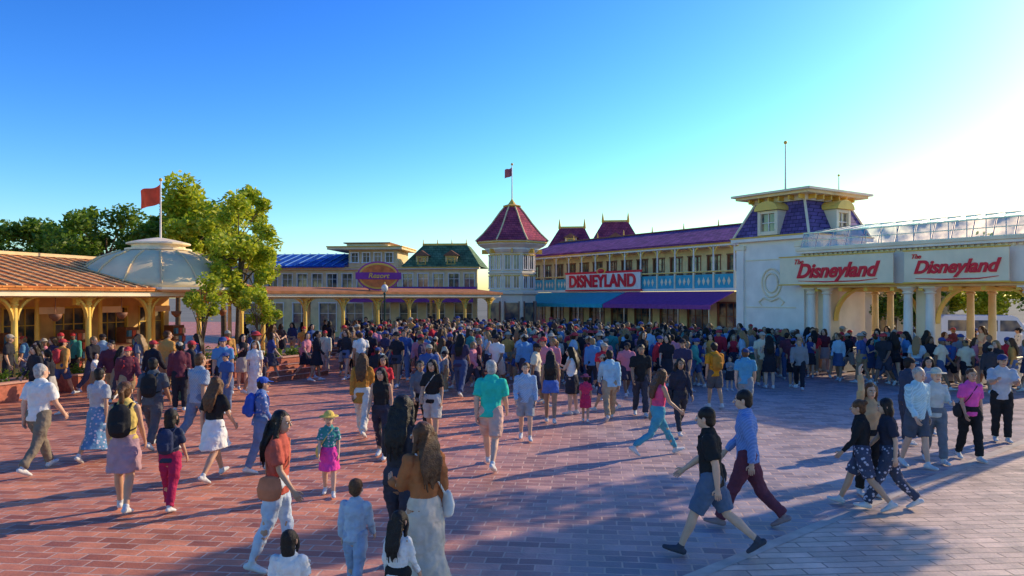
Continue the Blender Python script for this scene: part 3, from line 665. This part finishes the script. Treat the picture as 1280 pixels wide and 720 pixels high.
for j in range(8):
    a=2*math.pi*j/8; rr=1.7*math.cos(r8)
    nx,ny=math.sin(a),-math.cos(a); tx,ty=math.cos(a),math.sin(a)
    def fb(pn,m,w0,w1,o0,o1,z0,z1):
        g=A.g(pn,m); vs=[]
        for z in(z0,z1):
            for w,o in((w0,o0),(w1,o0),(w1,o1),(w0,o1)): vs.append((tx*w+nx*(rr+o),ty*w+ny*(rr+o),z))
        g.poly(vs,[(0,1,2,3),(7,6,5,4),(0,4,5,1),(1,5,6,2),(2,6,7,3),(3,7,4,0)])
    for z0,z1 in((3.62,4.42),(4.9,5.85)):
        for w in(-.3,.3):
            fb('windows',glass,w-.17,w+.17,.004,.02,z0,z1); fb('window_frames',white,w-.22,w-.17,.0,.06,z0,z1); fb('window_frames',white,w+.17,w+.22,.0,.06,z0,z1)
            fb('window_heads',gold,w-.25,w+.25,.0,.09,z1,z1+.07); fb('window_frames',white,w-.25,w+.25,.0,.09,z0-.06,z0)
            fb('window_frames',white,w-.015,w+.015,.021,.04,z0,z1)
    fb('ground_windows',glass,-.45,.45,.055,.08,.7,2.6)
    fb('ground_frames',brown,-.52,-.45,.05,.14,.5,2.7); fb('ground_frames',brown,.45,.52,.05,.14,.5,2.7)
    fb('brackets',gold,-.05,.05,.1,.55,6.0,6.3)
A.build()

# ---- steep roofs behind
A=Asm('mansard_hall',(3.4,64,0),R(-8))
A.box('walls',creamL,0,7.6,0,6,0,7.1); A.box('cornice',white,-.2,7.8,-.2,6.2,7.1,7.3)
for x0,x1,zt in((0,3.4,9.1),(3.5,7.5,9.6)):
    g=A.g('roofs',maroon); c=(x0+x1)/2
    g.poly([(x0-.3,-.3,7.3),(x1+.3,-.3,7.3),(x1+.3,5,7.3),(x0-.3,5,7.3),(c-1.1,1.6,zt),(c+1.1,1.6,zt),(c+1.1,3,zt),(c-1.1,3,zt)],[(0,1,5,4),(1,2,6,5),(2,3,7,6),(3,0,4,7),(4,5,6,7)])
    A.box('cresting',gold,c-1.1,c+1.1,1.55,1.6,zt+.003,zt+.14)
    for s in(-1.1,1.1): A.g('finials',gold,True).ring_tube([(c+s,1.6,zt),(c+s,1.6,zt+.35),(c+s,1.6,zt+.8)],[.12,.09,.02],V((1,0,0)),8)
    A.box('dormers',creamL,c-.5,c+.5,-.2,1.2,7.4,8.1); win(A,c-.28,c+.28,7.5,7.95,-.3,nm='dormer_windows',deep=.09,fm=gold)
    A.g('dormer_roofs',brown).poly([(c-.65,-.4,8.1),(c+.65,-.4,8.1),(c,-.4,8.5),(c-.65,1.6,8.1),(c+.65,1.6,8.1),(c,1.6,8.5)],[(0,1,2),(5,4,3),(1,4,5,2),(3,0,2,5),(0,3,4,1)])
A.build()

# ---- right wing
A=Asm('shop_wing',(1.5,59.5,0),math.atan2(-17.7,11.7)); Ln=21.2
wallwin(A,0,Ln,0,3.3,0,9,1.7,.5,2.7,cream,mull=2,fm=brown)
A.box('balcony_floor',white,0,Ln,-.9,-.003,3.35,3.5)
A.box('frieze_panels',teal,.1,Ln-.1,-.88,-.84,3.5,4.3)
g=A.g('frieze_frames',creamL); g2=A.g('frieze_ornaments',creamL)
for i in range(15):
    x=i*Ln/14; g.box(x-.05,x+.05,-.94,-.8,3.5,4.42)
    if i<14:
        xc=x+Ln/28
        for q in(-.35,0,.35): g2.poly([(xc+q,-.9,3.65),(xc+q+.12,-.9,3.9),(xc+q,-.9,4.15),(xc+q-.12,-.9,3.9),(xc+q,-.93,3.9)],[(0,1,4),(1,2,4),(2,3,4),(3,0,4)])
A.box('balcony_rail',creamL,0,Ln,-.95,-.8,4.42,4.5); A.box('balcony_rail_gold',gold,0,Ln,-.98,-.953,4.43,4.48)
wallwin(A,0,Ln,3.5,6.0,.0,14,1.05,4.35,5.5,creamL,mull=2)
for i in range(15):
    cx=i*Ln/14*.995+.05; A.g('balcony_posts',white).lathe((cx,-.85,0),[(.06,4.5),(.05,5.9)],8); brackets(A,cx,-.85,5.9,.45,yellow,'balcony_brackets',.03)
A.box('cornice',white,-.2,Ln+.2,-1.0,.0-.003,5.9,6.12); A.box('cornice_gold',gold,-.2,Ln+.2,-1.05,-1.0,6.0,6.1)
gable(A,'roof',purple,-.3,Ln+.3,-1.15,6.2,3.2,7.5,7.5,6.2)
A.box('roof_ridge',brown,-.3,Ln+.3,3.1,3.3,7.5,7.58)
for i in range(7):
    x=1.5+i*3; A.g('finials',gold,True).ring_tube([(x,3.2,7.5),(x,3.2,7.95)],[.06,.02],V((1,0,0)),6)
bw=M('banner_white',(.85,.78,.74),.5,.05,3,0)
A.box('banner',bw,6.0,13.8,-1.06,-1.0,3.5,4.6)
A.box('banner_border',red,5.9,13.9,-1.04,-.99,3.4,3.5); A.box('banner_border',red,5.9,13.9,-1.04,-.99,4.6,4.7); A.box('banner_border',gold,5.85,13.95,-1.045,-.985,4.7,4.75)
A.g('banner_crest',gold,True).ell((9.9,-1.02,4.75),(.55,.05,.25)); A.g('banner_crest_red',red,True).ell((9.9,-1.05,4.76),(.38,.05,.16))
A.kids.append(textobj('banner_lettering','DISNEYLAND',1.16,red,(9.9,-1.09,4.05),(R(90),0,0),0,.03,1.0,.035))
gable(A,'teal_awning',tealaw,.3,12.2,-2.9,2.55,-.92,3.32,th=.05); A.box('teal_valance',tealaw,.3,12.2,-2.92,-2.87,2.3,2.55)
gable(A,'purple_awning',purpleaw,12.3,Ln,-2.9,2.55,-.92,3.32,th=.05); A.box('purple_valance',purpleaw,12.3,Ln,-2.92,-2.87,2.3,2.55)
for i in range(10): A.g('awning_poles',steel).lathe((.5+i*2.28,-2.8,0),[(.03,0),(.03,2.5)],8)
A.build()

# ---- gatehouse with mansard tower
ga=math.atan2(-.835,.55)
A=Asm('gatehouse_tower',(12.4,31,0),ga)
A.box('walls',white,-3.6,0,0,4.2,0,5.45)
A.box('plinth',creamL,-3.66,.0,-.06,4.2,0,.5)
for x in(-3.5,-.35): A.box('pilasters',white,x-.14,x+.26,-.12,-.003,.5,5.1); A.box('pilaster_caps',creamL,x-.2,x+.32,-.17,-.003,5.1,5.3)
for z in(1.5,2.5,4.6): A.box('wall_mouldings',creamL,-3.2,-.55,-.035,-.003,z,z+.05)
g=A.g('wall_medallion',creamL,True); 
for rr,cz in((.5,3.6),(.34,3.6)):
    pts=[(-1.8+rr*math.cos(2*math.pi*j/20),-.02,cz+rr*1.25*math.sin(2*math.pi*j/20)) for j in range(21)]
    g.ring_tube(pts,[.045]*21,V((0,1,0)),6,(False,False))
for s in(-1,1):
    g.ring_tube([(-1.8,-.02,2.8),(-1.8+s*.4,-.03,2.95),(-1.8+s*.65,-.03,2.75),(-1.8+s*.5,-.02,2.6)],[.05,.045,.04,.02],V((0,1,0)),8)
A.box('cornice',white,-3.85,.25,-.25,4.45,5.45,5.6); A.box('cornice_gold',gold,-3.88,.28,-.28,4.48,5.6,5.66)
g=A.g('mansard',slate); b0=(-3.75,.15,-.15,4.35); t0=(-3.1,-.5,.5,3.7)
g.poly([(b0[0],b0[2],5.66),(b0[1],b0[2],5.66),(b0[1],b0[3],5.66),(b0[0],b0[3],5.66),(t0[0],t0[2],7.15),(t0[1],t0[2],7.15),(t0[1],t0[3],7.15),(t0[0],t0[3],7.15)],[(0,1,5,4),(1,2,6,5),(2,3,7,6),(3,0,4,7),(4,5,6,7)])
g=A.g('mansard_hips',creamL)
for (bx,by),(tx_,ty_) in(((b0[0],b0[2]),(t0[0],t0[2])),((b0[1],b0[2]),(t0[1],t0[2])),((b0[1],b0[3]),(t0[1],t0[3])),((b0[0],b0[3]),(t0[0],t0[3]))):
    g.ring_tube([(bx,by,5.68),(tx_,ty_,7.15)],[.06,.06],V((1,0,0)),6)
A.box('frieze',creamL,-3.2,-.4,.4,3.8,7.15,7.38)
for i in range(6):
    A.box('roof_brackets',gold,-3.1+i*.52,-3.02+i*.52,.05,.397,7.18,7.38)
    A.box('roof_brackets',gold,-.397,-.05,.6+i*.56,.68+i*.56,7.18,7.38)
A.box('flat_roof',cream,-3.7,.1,-.1,4.3,7.38,7.5); A.box('flat_roof_edge',creamL,-3.85,.25,-.25,4.45,7.5,7.6); A.box('flat_roof_cap',brown,-2.9,-.7,.9,3.4,7.6,7.78)
def dormer(cx,cy,rot):
    D=Matrix.Translation(V((cx,cy,0)))@Matrix.Rotation(rot,4,'Z')
    def add(pn,m,geo):
        G_=A.g(pn,m); b=len(G_.v); G_.v+=[(D@v) for v in geo.v]; G_.f+=[tuple(b+i for i in f) for f in geo.f]
    q=Geo(); q.box(-.52,-.36,-.25,.7,5.68,6.75); q.box(.36,.52,-.25,.7,5.68,6.75); q.box(-.36,.36,-.25,.7,5.68,5.85); q.box(-.36,.36,-.24,.7,6.62,6.75); add('dormer_walls',creamL,q)
    q=Geo(); q.box(-.36,.36,-.12,-.09,5.85,6.62); add('dormer_glass',glass,q)
    q=Geo(); q.box(-.02,.02,-.16,-.125,5.85,6.62); q.box(-.36,.36,-.165,-.122,6.2,6.24); add('dormer_muntins',white,q)
    q=Geo(); k=10; vs=[]
    for y in(-.38,.8):
        for j in range(k+1):
            a=math.pi*j/k; vs.append((.62*math.cos(a),y,6.753+.4*math.sin(a)))
    fs=[tuple(range(k+1)),tuple(reversed(range(k+1,2*k+2)))]+[(j,j+k+1,j+k+2,j+1) for j in range(k)]
    q.poly(vs,fs); add('dormer_hoods',yellow,q)
dormer(-1.8,-.05,0); dormer(.05,2.1,math.pi/2)
A.build(.008)

# ---- entrance gate
A=Asm('entrance_gate',(12.4,31,0),ga); Ln=9.35
for x,y in((.35,-.25),(1.05,-.25),(4.35,-.25),(5.15,-.25),(8.3,-.25),(9.1,-.25)):
    column(A,x,y,3.35,.17,white); column(A,x,4.4,3.35,.15,cream,'back_columns')
for x,bth in((.7,(False,True)),(4.75,(True,True)),(8.7,(True,False))):
    A.box('piers',creamL,x-.3,x+.3,.1,.7,0,3.35); A.box('pier_bases',white,x-.36,x+.36,.04,.76,0,.45)
    for yy in (.4,):
        brackets(A,x+.25,yy,3.3,1.3,yellow,'arch_brackets',.15,(False,bth[1])); brackets(A,x-.25,yy,3.3,1.3,yellow,'arch_brackets',.15,(bth[0],False))
A.box('ceiling',cream,.05,Ln,-.5,4.8,3.35,3.42)
for i in range(9): A.box('ceiling_beams',yellow,.6+i*1.05,.75+i*1.05,-.4,4.7,3.2,3.347)
A.box('entablature',white,.05,Ln,-.6,5,3.42,4.75)
A.box('architrave_gold',gold,.05,Ln,-.64,-.6,3.42,3.48)
A.box('cornice',white,.05,Ln+.2,-.85,5.2,4.75,4.95); A.box('cornice_lip',creamL,.05,Ln+.25,-.92,-.85,4.85,4.97)
g=A.g('dentils',creamL)
for i in range(43): g.box(.2+i*.21,.3+i*.21,-.7,-.603,4.65,4.745)
# glass-and-steel canopy above the signs
g=A.g('canopy_glass',rglass); gs=A.g('canopy_steel',steel)
for i in range(14):
    x=.1+i*.66
    g.poly([(x+.03,-.62,5.0),(x+.63,-.62,5.0),(x+.63,-.35,5.6),(x+.03,-.35,5.6)],[(0,1,2,3)])
    g.poly([(x+.03,-.34,5.63),(x+.63,-.34,5.63),(x+.63,1.9,5.98),(x+.03,1.9,5.98)],[(0,1,2,3)])
    gs.ring_tube([(x,-.62,4.96),(x,-.35,5.62),(x,1.9,5.98),(x,1.9,4.96)],[.022]*4,V((1,0,0)),6)
gs.box(.05,Ln+.1,-.38,-.32,5.59,5.64); gs.box(.05,Ln+.1,1.87,1.93,5.96,6.01); gs.box(.05,Ln+.1,-.65,-.59,4.972,5.01); gs.box(.05,Ln+.1,-.51,-.48,5.28,5.31)
for x0,x1 in((-.65,4.2),(4.6,8.0)):
    A.box('sign_panels',creamL,x0,x1,-.98,-.93,3.5,4.6)
    A.box('sign_frames',gold,x0-.05,x1+.05,-1.0,-.96,4.6,4.65); A.box('sign_frames',gold,x0-.05,x1+.05,-1.0,-.96,3.45,3.5)
    A.box('sign_brackets',steel,x0+.5,x0+.6,-.93,-.6,3.9,4.1); A.box('sign_brackets',steel,x1-.6,x1-.5,-.93,-.6,3.9,4.1)
for cx,w in((1.85,1.0),(6.3,.8)):
    A.kids.append(textobj('sign_lettering','The',.28*w,red,(cx-1.6*w,-1.0,4.4),(R(90),0,0),.35,.012,1,.02))
    A.kids.append(textobj('sign_lettering','Disneyland',.78*w,red,(cx,-1.0,4.0),(R(90),0,0),.35,.02,.98,.035))
    A.g('sign_underline',red,True).ring_tube([(cx-1.6*w,-1.0,3.63),(cx-.4*w,-1.0,3.58),(cx+1.0*w,-1.0,3.59),(cx+1.75*w,-1.0,3.66)],[.01,.025,.022,.01],V((0,1,0)),6)
A.build(.006)

def turnstile(t,o):
    p=V((12.4,31))+gd*t+gn*o
    A=Asm('turnstile',(p.x,p.y,0),ga)
    A.box('cabinet',steel,-.12,.12,-.5,.5,.05,.95); A.box('top_plate',M('black_plastic',(.02,.02,.02),.4,.1,5,0),-.14,.14,-.52,.52,.95,.98); A.box('foot',dark,-.1,.1,-.45,.45,0,.05)
    for k in range(3):
        a=k*2.09; A.g('arms',steel,True).ring_tube([(.12,0,.82),(.5,.25*math.sin(a),.82+.25*math.cos(a))],[.02,.018],V((0,1,0)),8)
    A.build(.01)
for t in(1.9,2.9,3.7,6.0,6.9,7.7): turnstile(t,.1)

A=Asm('rear_building',(19,49,0),R(-50))
wallwin(A,0,9,0,3.2,0,4,1.4,.8,2.4,creamL); A.box('roof_slab',cream,-.3,9.3,-.5,6,3.2,3.4); A.build()
A=Asm('parked_van',(24.6,38.2,0),R(-20))
vw=M('van_paint',(.8,.8,.78),.25,.04,2,0,spec=.6); rub=M('tyre_rubber',(.02,.02,.02),.8,.1,5,0)
prof=[(-2.3,.4),(2.2,.4),(2.35,.7),(2.25,1.05),(1.55,1.2),(1.05,1.95),(.8,2.05),(-2.15,2.05),(-2.3,1.9)]
g=A.g('body',vw); n_=len(prof); g.poly([(x,y,z) for y in(-.95,.95) for x,z in prof],[tuple(range(n_)),tuple(reversed(range(n_,2*n_)))]+[(j,j+n_,(j+1)%n_+n_,(j+1)%n_) for j in range(n_)])
for a,b_ in((-2.0,-.9),(-.8,.2)): A.box('side_windows',glass,a,b_,-.962,-.953,1.25,1.8)
A.g('side_windows',glass).poly([(.3,-.958,1.25),(1.35,-.958,1.25),(1.0,-.958,1.8),(.3,-.958,1.8)],[(0,1,2,3)])
for wx_ in(-1.5,1.45):
    for y in(-.93,.75): A.g('wheels',rub,True).ring_tube([(wx_,y,.34),(wx_,y+.18,.34)],[.34,.34],V((1,0,0)),18,(False,False))
    A.g('hubcaps',steel).ring_tube([(wx_,-.945,.34),(wx_,-.93,.34)],[.18,.18],V((1,0,0)),14,(False,False))
A.box('bumper',dark,-2.36,-2.25,-.9,.9,.35,.6); A.box('bumper',dark,2.25,2.42,-.9,.9,.35,.6); A.build(.02)

def planter(x,y,L_,ang,w=1.1,h=.5):
    A=Asm('brick_planter',(x,y,0),ang)
    A.box('brick_walls',redbrick,0,L_,0,.22,0,h); A.box('brick_walls',redbrick,0,L_,w-.22,w,0,h); A.box('brick_walls',redbrick,.0,.22,.221,w-.221,0,h); A.box('brick_walls',redbrick,L_-.22,L_,.221,w-.221,0,h)
    cp=M('planter_coping',(.6,.32,.24),.6,.1,5,.1)
    A.box('coping',cp,-.04,L_+.04,-.04,.26,h,h+.06); A.box('coping',cp,-.04,L_+.04,w-.26,w+.04,h,h+.06)
    A.box('soil',M('soil',(.06,.04,.03),.95,.3,9,.4),.22,L_-.22,.22,w-.22,.02,h-.05)
    return A.build(.01)
def leafmat(nm,c,c2):
    m,nt,b=nodes(nm);N=nt.nodes;L=nt.links
    gi=N.new('ShaderNodeNewGeometry'); mx=N.new('ShaderNodeMix'); mx.data_type='RGBA'; mx.inputs[6].default_value=(*c,1); mx.inputs[7].default_value=(*c2,1)
    L.new(gi.outputs['Random Per Island'],mx.inputs[0]); L.new(mx.outputs[2],b.inputs['Base Color']); b.inputs['Roughness'].default_value=.5
    tr=N.new('ShaderNodeBsdfTranslucent'); L.new(mx.outputs[2],tr.inputs['Color']); ms=N.new('ShaderNodeMixShader'); ms.inputs[0].default_value=.5
    L.new(b.outputs[0],ms.inputs[1]); L.new(tr.outputs[0],ms.inputs[2]); L.new(ms.outputs[0],N['Material Output'].inputs[0]); return m
lm_dark=leafmat('leaves_dark',(.06,.16,.015),(.24,.34,.03)); lm_bright=leafmat('leaves_bright',(.22,.36,.015),(.68,.66,.05)); bark=M('bark',(.14,.09,.05),.9,.3,12,.6)
def leafmesh(name,clumps,n,size,mat,rng):
    vs=[];fs=[]
    for i in range(n):
        c,r=clumps[rng.randrange(len(clumps))]
        d=V((rng.gauss(0,1),rng.gauss(0,1),rng.gauss(0,.8))); d.normalize(); p=c+d*r*rng.random()**.45
        u=V((rng.gauss(0,1),rng.gauss(0,1),rng.gauss(0,.6))).normalized(); w=u.cross(V((rng.gauss(0,1),rng.gauss(0,1),rng.gauss(0,1)))).normalized()
        s=size*rng.uniform(.6,1.3); b=len(vs)
        vs+=[tuple(p-u*s),tuple(p+w*s*.45),tuple(p+u*s),tuple(p-w*s*.45)]; fs.append((b,b+1,b+2,b+3))
    me=bpy.data.meshes.new(name); me.from_pydata(vs,[],fs); me.materials.append(mat); return me
def tree(name,x,y,h,rx,rz,z0,n,size,mat,seed,K=26,cr=.32,tr=.16,inst=None):
    rng=random.Random(seed); A=Asm(name,(x,y,0),rng.uniform(0,6))
    cz=(h+z0)/2; clumps=[]
    for i in range(K):
        while True:
            p=V((rng.uniform(-1,1),rng.uniform(-1,1),rng.uniform(-1,1)))
            if .4<p.length<1: break
        clumps.append((V((p.x*rx*.9,p.y*rx*.9,cz+p.z*rz*.9)),rng.uniform(.5,1.2)*cr*rx))
    g=A.g('trunk',bark,True); top=V((rng.uniform(-.3,.3),rng.uniform(-.3,.3),cz+rz*.2))
    g.ring_tube([(0,0,0),(.03,0,.3),top*.4,top*.75,top],[tr*1.4,tr,tr*.8,tr*.55,tr*.25],V((1,0,0)),10)
    gl=A.g('limbs',bark,True)
    for c,r in clumps[:16]:
        st=top*rng.uniform(.4,.9); md=st.lerp(c,.5)+V((0,0,.15*rx)); gl.ring_tube([st,md,c],[tr*.4,tr*.25,tr*.08],V((1,0,0)),6)
    e=A.build(); me=leafmesh('foliage',clumps,n,size,mat,rng); o=bpy.data.objects.new('foliage',me); col.objects.link(o); o.parent=e
    return e
tree('tree',-15.6,40,9.9,3.4,2.9,3.6,11000,.17,lm_bright,1,K=34,cr=.27)
tree('tree',-11.2,30,7.5,1.7,2.4,2.2,9000,.11,lm_bright,2,K=34,cr=.3,tr=.11)
tree('tree',-19.0,42,9.5,3.0,2.6,3.4,9000,.17,lm_dark,3,K=30,cr=.28)
tree('tree',-24,44,8.9,3.4,2.5,3,9000,.17,lm_dark,4,K=30,cr=.28)
tree('tree',-29,46,8.6,3.4,2.6,2.5,9000,.17,lm_dark,5,K=30,cr=.28)
tree('tree',-33.5,47,6.6,3.0,2.0,2.5,7000,.17,lm_dark,6,K=26)
tree('small_tree',-10.6,25.5,4.0,.75,.8,2.1,2600,.07,lm_bright,8,K=14,cr=.42,tr=.05)
tree('small_tree',-9.5,28,3.6,.8,.8,1.6,2600,.07,lm_bright,18,K=14,cr=.42,tr=.05)
for i,(x,y,h) in enumerate(((26.5,41.5,6.5),(31,43,7),(23.5,43,5.5),(29,38,5.5))): tree('tree',x,y,h,2.6,2.2,1.2,6000,.14,lm_bright if i==0 else lm_dark,20+i,K=24)
tree('tree',17.2,44,7.6,1.2,1.6,3,2500,.13,lm_dark,30,K=12)
# unseen tree added beyond the right edge to shade the middle of the plaza
tree('tree',16.6,18.4,10.4,2.5,2.1,6.2,8000,.17,lm_dark,40,K=22,cr=.4)
def hedge(x,y,L_,ang,h=.55,seed=1,z=.4,flowers=False):
    rng=random.Random(seed); cl=[(V((rng.uniform(.3,L_-.3),rng.uniform(.35,.75),z+rng.uniform(0,h*.6))),rng.uniform(.2,.34)) for _ in range(int(L_*5))]
    me=leafmesh('hedge',cl,int(L_*700),.05,lm_dark,rng); o=bpy.data.objects.new('hedge',me); o.location=(x,y,0); o.rotation_euler=(0,0,ang); col.objects.link(o)
a1=math.atan2(16,5.1)
for t in(2.5,6.6,10.8):
    x=-16.6+.304*t+1.1; y=17+.953*t-.3
    planter(x,y,3.0,a1); hedge(x,y,3.0,a1,seed=int(t*3))
planter(-10.2,27.2,4.5,R(62),1.3,.55); hedge(-10.2,27.2,4.5,R(62),seed=77,z=.5,h=.4)
A=Asm('brick_steps',(-8.6,25.2,0),R(62))
for i in range(3): A.box('steps',redbrick,0,3.4,-.0+i*.34,1.1+i*.004,.001 if i==0 else i*.16,(i+1)*.16); A.box('nosings',M('step_nosing',(.62,.34,.26),.6,.1,5,.1),-.02,3.42,-.03+i*.34,.05+i*.34,(i+1)*.16,(i+1)*.16+.02)
A.build()
def bench(x,y,ang):
    A=Asm('park_bench',(x,y,0),ang); wood=M('bench_wood',(.35,.13,.07),.6,.2,8,.2)
    for i in range(4): A.box('seat',wood,-.8,.8,-.2+i*.11,-.11+i*.11,.43,.46)
    for i in range(3): A.box('backrest',wood,-.8,.8,.26,.29,.55+i*.13,.65+i*.13)
    for s in(-.7,.7):
        A.box('legs',dark,s-.03,s+.03,-.18,-.13,0,.428); A.box('legs',dark,s-.03,s+.03,.2,.255,0,.95); A.box('legs',dark,s-.028,s+.028,-.13,.2,.38,.427)
    A.build(.006)
bench(-7.2,30.5,R(55)); bench(-9.8,23.2,R(65))
def bin_(x,y):
    A=Asm('litter_bin',(x,y,0),0); A.g('body',M('bin_green',(.05,.14,.1),.5,.1,5,0)).lathe((0,0,0),[(.26,0),(.28,.05),(.28,.85),(.3,.88),(.3,.95)],12); A.g('lid',steel,True).lathe((0,0,0),[(.31,.953),(.25,1.08),(.12,1.18),(.02,1.2)],12); A.build()
bin_(-9.4,21.5); bin_(8.6,26.5); bin_(-5.6,33)
def lamp(x,y,h=3.6):
    A=Asm('street_lamp',(x,y,0),0); g=A.g('post',M('lamp_green',(.03,.08,.06),.4,.1,5,0),True)
    g.lathe((0,0,0),[(.14,0),(.14,.3),(.07,.45),(.05,1.2),(.04,h-.5),(.08,h-.45),(.03,h-.4)],12)
    A.g('globe',M('lamp_globe',(.75,.72,.65),.2,.03,3,0),True).ell((0,0,h-.2),(.17,.17,.2)); A.g('finial',gold,True).ell((0,0,h+.04),(.04,.04,.07)); A.build()
lamp(-6.2,36)

# ------------------------------------------------------------ light, sky, camera
az,el=R(58),R(24)
sv=V((math.sin(az)*math.cos(el),math.cos(az)*math.cos(el),math.sin(el)))
ld=bpy.data.lights.new('sun','SUN'); ld.energy=5; ld.angle=R(.5); ld.color=(1,.8,.53)
lo=bpy.data.objects.new('sun',ld); lo.rotation_euler=sv.to_track_quat('Z','Y').to_euler(); lo.location=(30,20,30); col.objects.link(lo)
w=bpy.data.worlds.new('World'); scene.world=w; w.use_nodes=True; nt=w.node_tree
bg=nt.nodes['Background']; sk=nt.nodes.new('ShaderNodeTexSky'); sk.sky_type='NISHITA'; sk.sun_disc=False; sk.sun_elevation=el; sk.sun_rotation=az
sk.air_density=1.15; sk.dust_density=.6; sk.ozone_density=3.0
hsv=nt.nodes.new('ShaderNodeHueSaturation'); hsv.inputs['Saturation'].default_value=1.25; hsv.inputs['Value'].default_value=.15*1.5
mu=nt.nodes.new('ShaderNodeMix'); mu.data_type='RGBA'; mu.blend_type='MULTIPLY'; mu.inputs[0].default_value=1; mu.inputs[7].default_value=(.8,.88,1.02,1)
gm=nt.nodes.new('ShaderNodeGamma'); gm.inputs[1].default_value=1.6
dk=nt.nodes.new('ShaderNodeMix'); dk.data_type='RGBA'; dk.blend_type='DARKEN'; dk.inputs[0].default_value=1; dk.inputs[7].default_value=(2.1,1.6,1.15,1)
sc=nt.nodes.new('ShaderNodeVectorMath'); sc.operation='SCALE'; sc.inputs['Scale'].default_value=1.12/.15
L=nt.links
L.new(sk.outputs[0],hsv.inputs['Color']); L.new(hsv.outputs[0],mu.inputs[6]); L.new(mu.outputs[2],gm.inputs[0]); L.new(gm.outputs[0],dk.inputs[6]); L.new(dk.outputs[2],sc.inputs[0]); L.new(sc.outputs[0],bg.inputs[0]); bg.inputs[1].default_value=.15
cd=bpy.data.cameras.new('camera'); cd.lens=26; cd.sensor_width=36; cd.clip_end=5000; cd.shift_y=12/1280
co=bpy.data.objects.new('camera',cd); co.location=(0,0,2.95); co.rotation_euler=(R(90),0,0); col.objects.link(co); scene.camera=co
scene.view_settings.view_transform='Standard'; scene.view_settings.look='None'; scene.view_settings.exposure=0
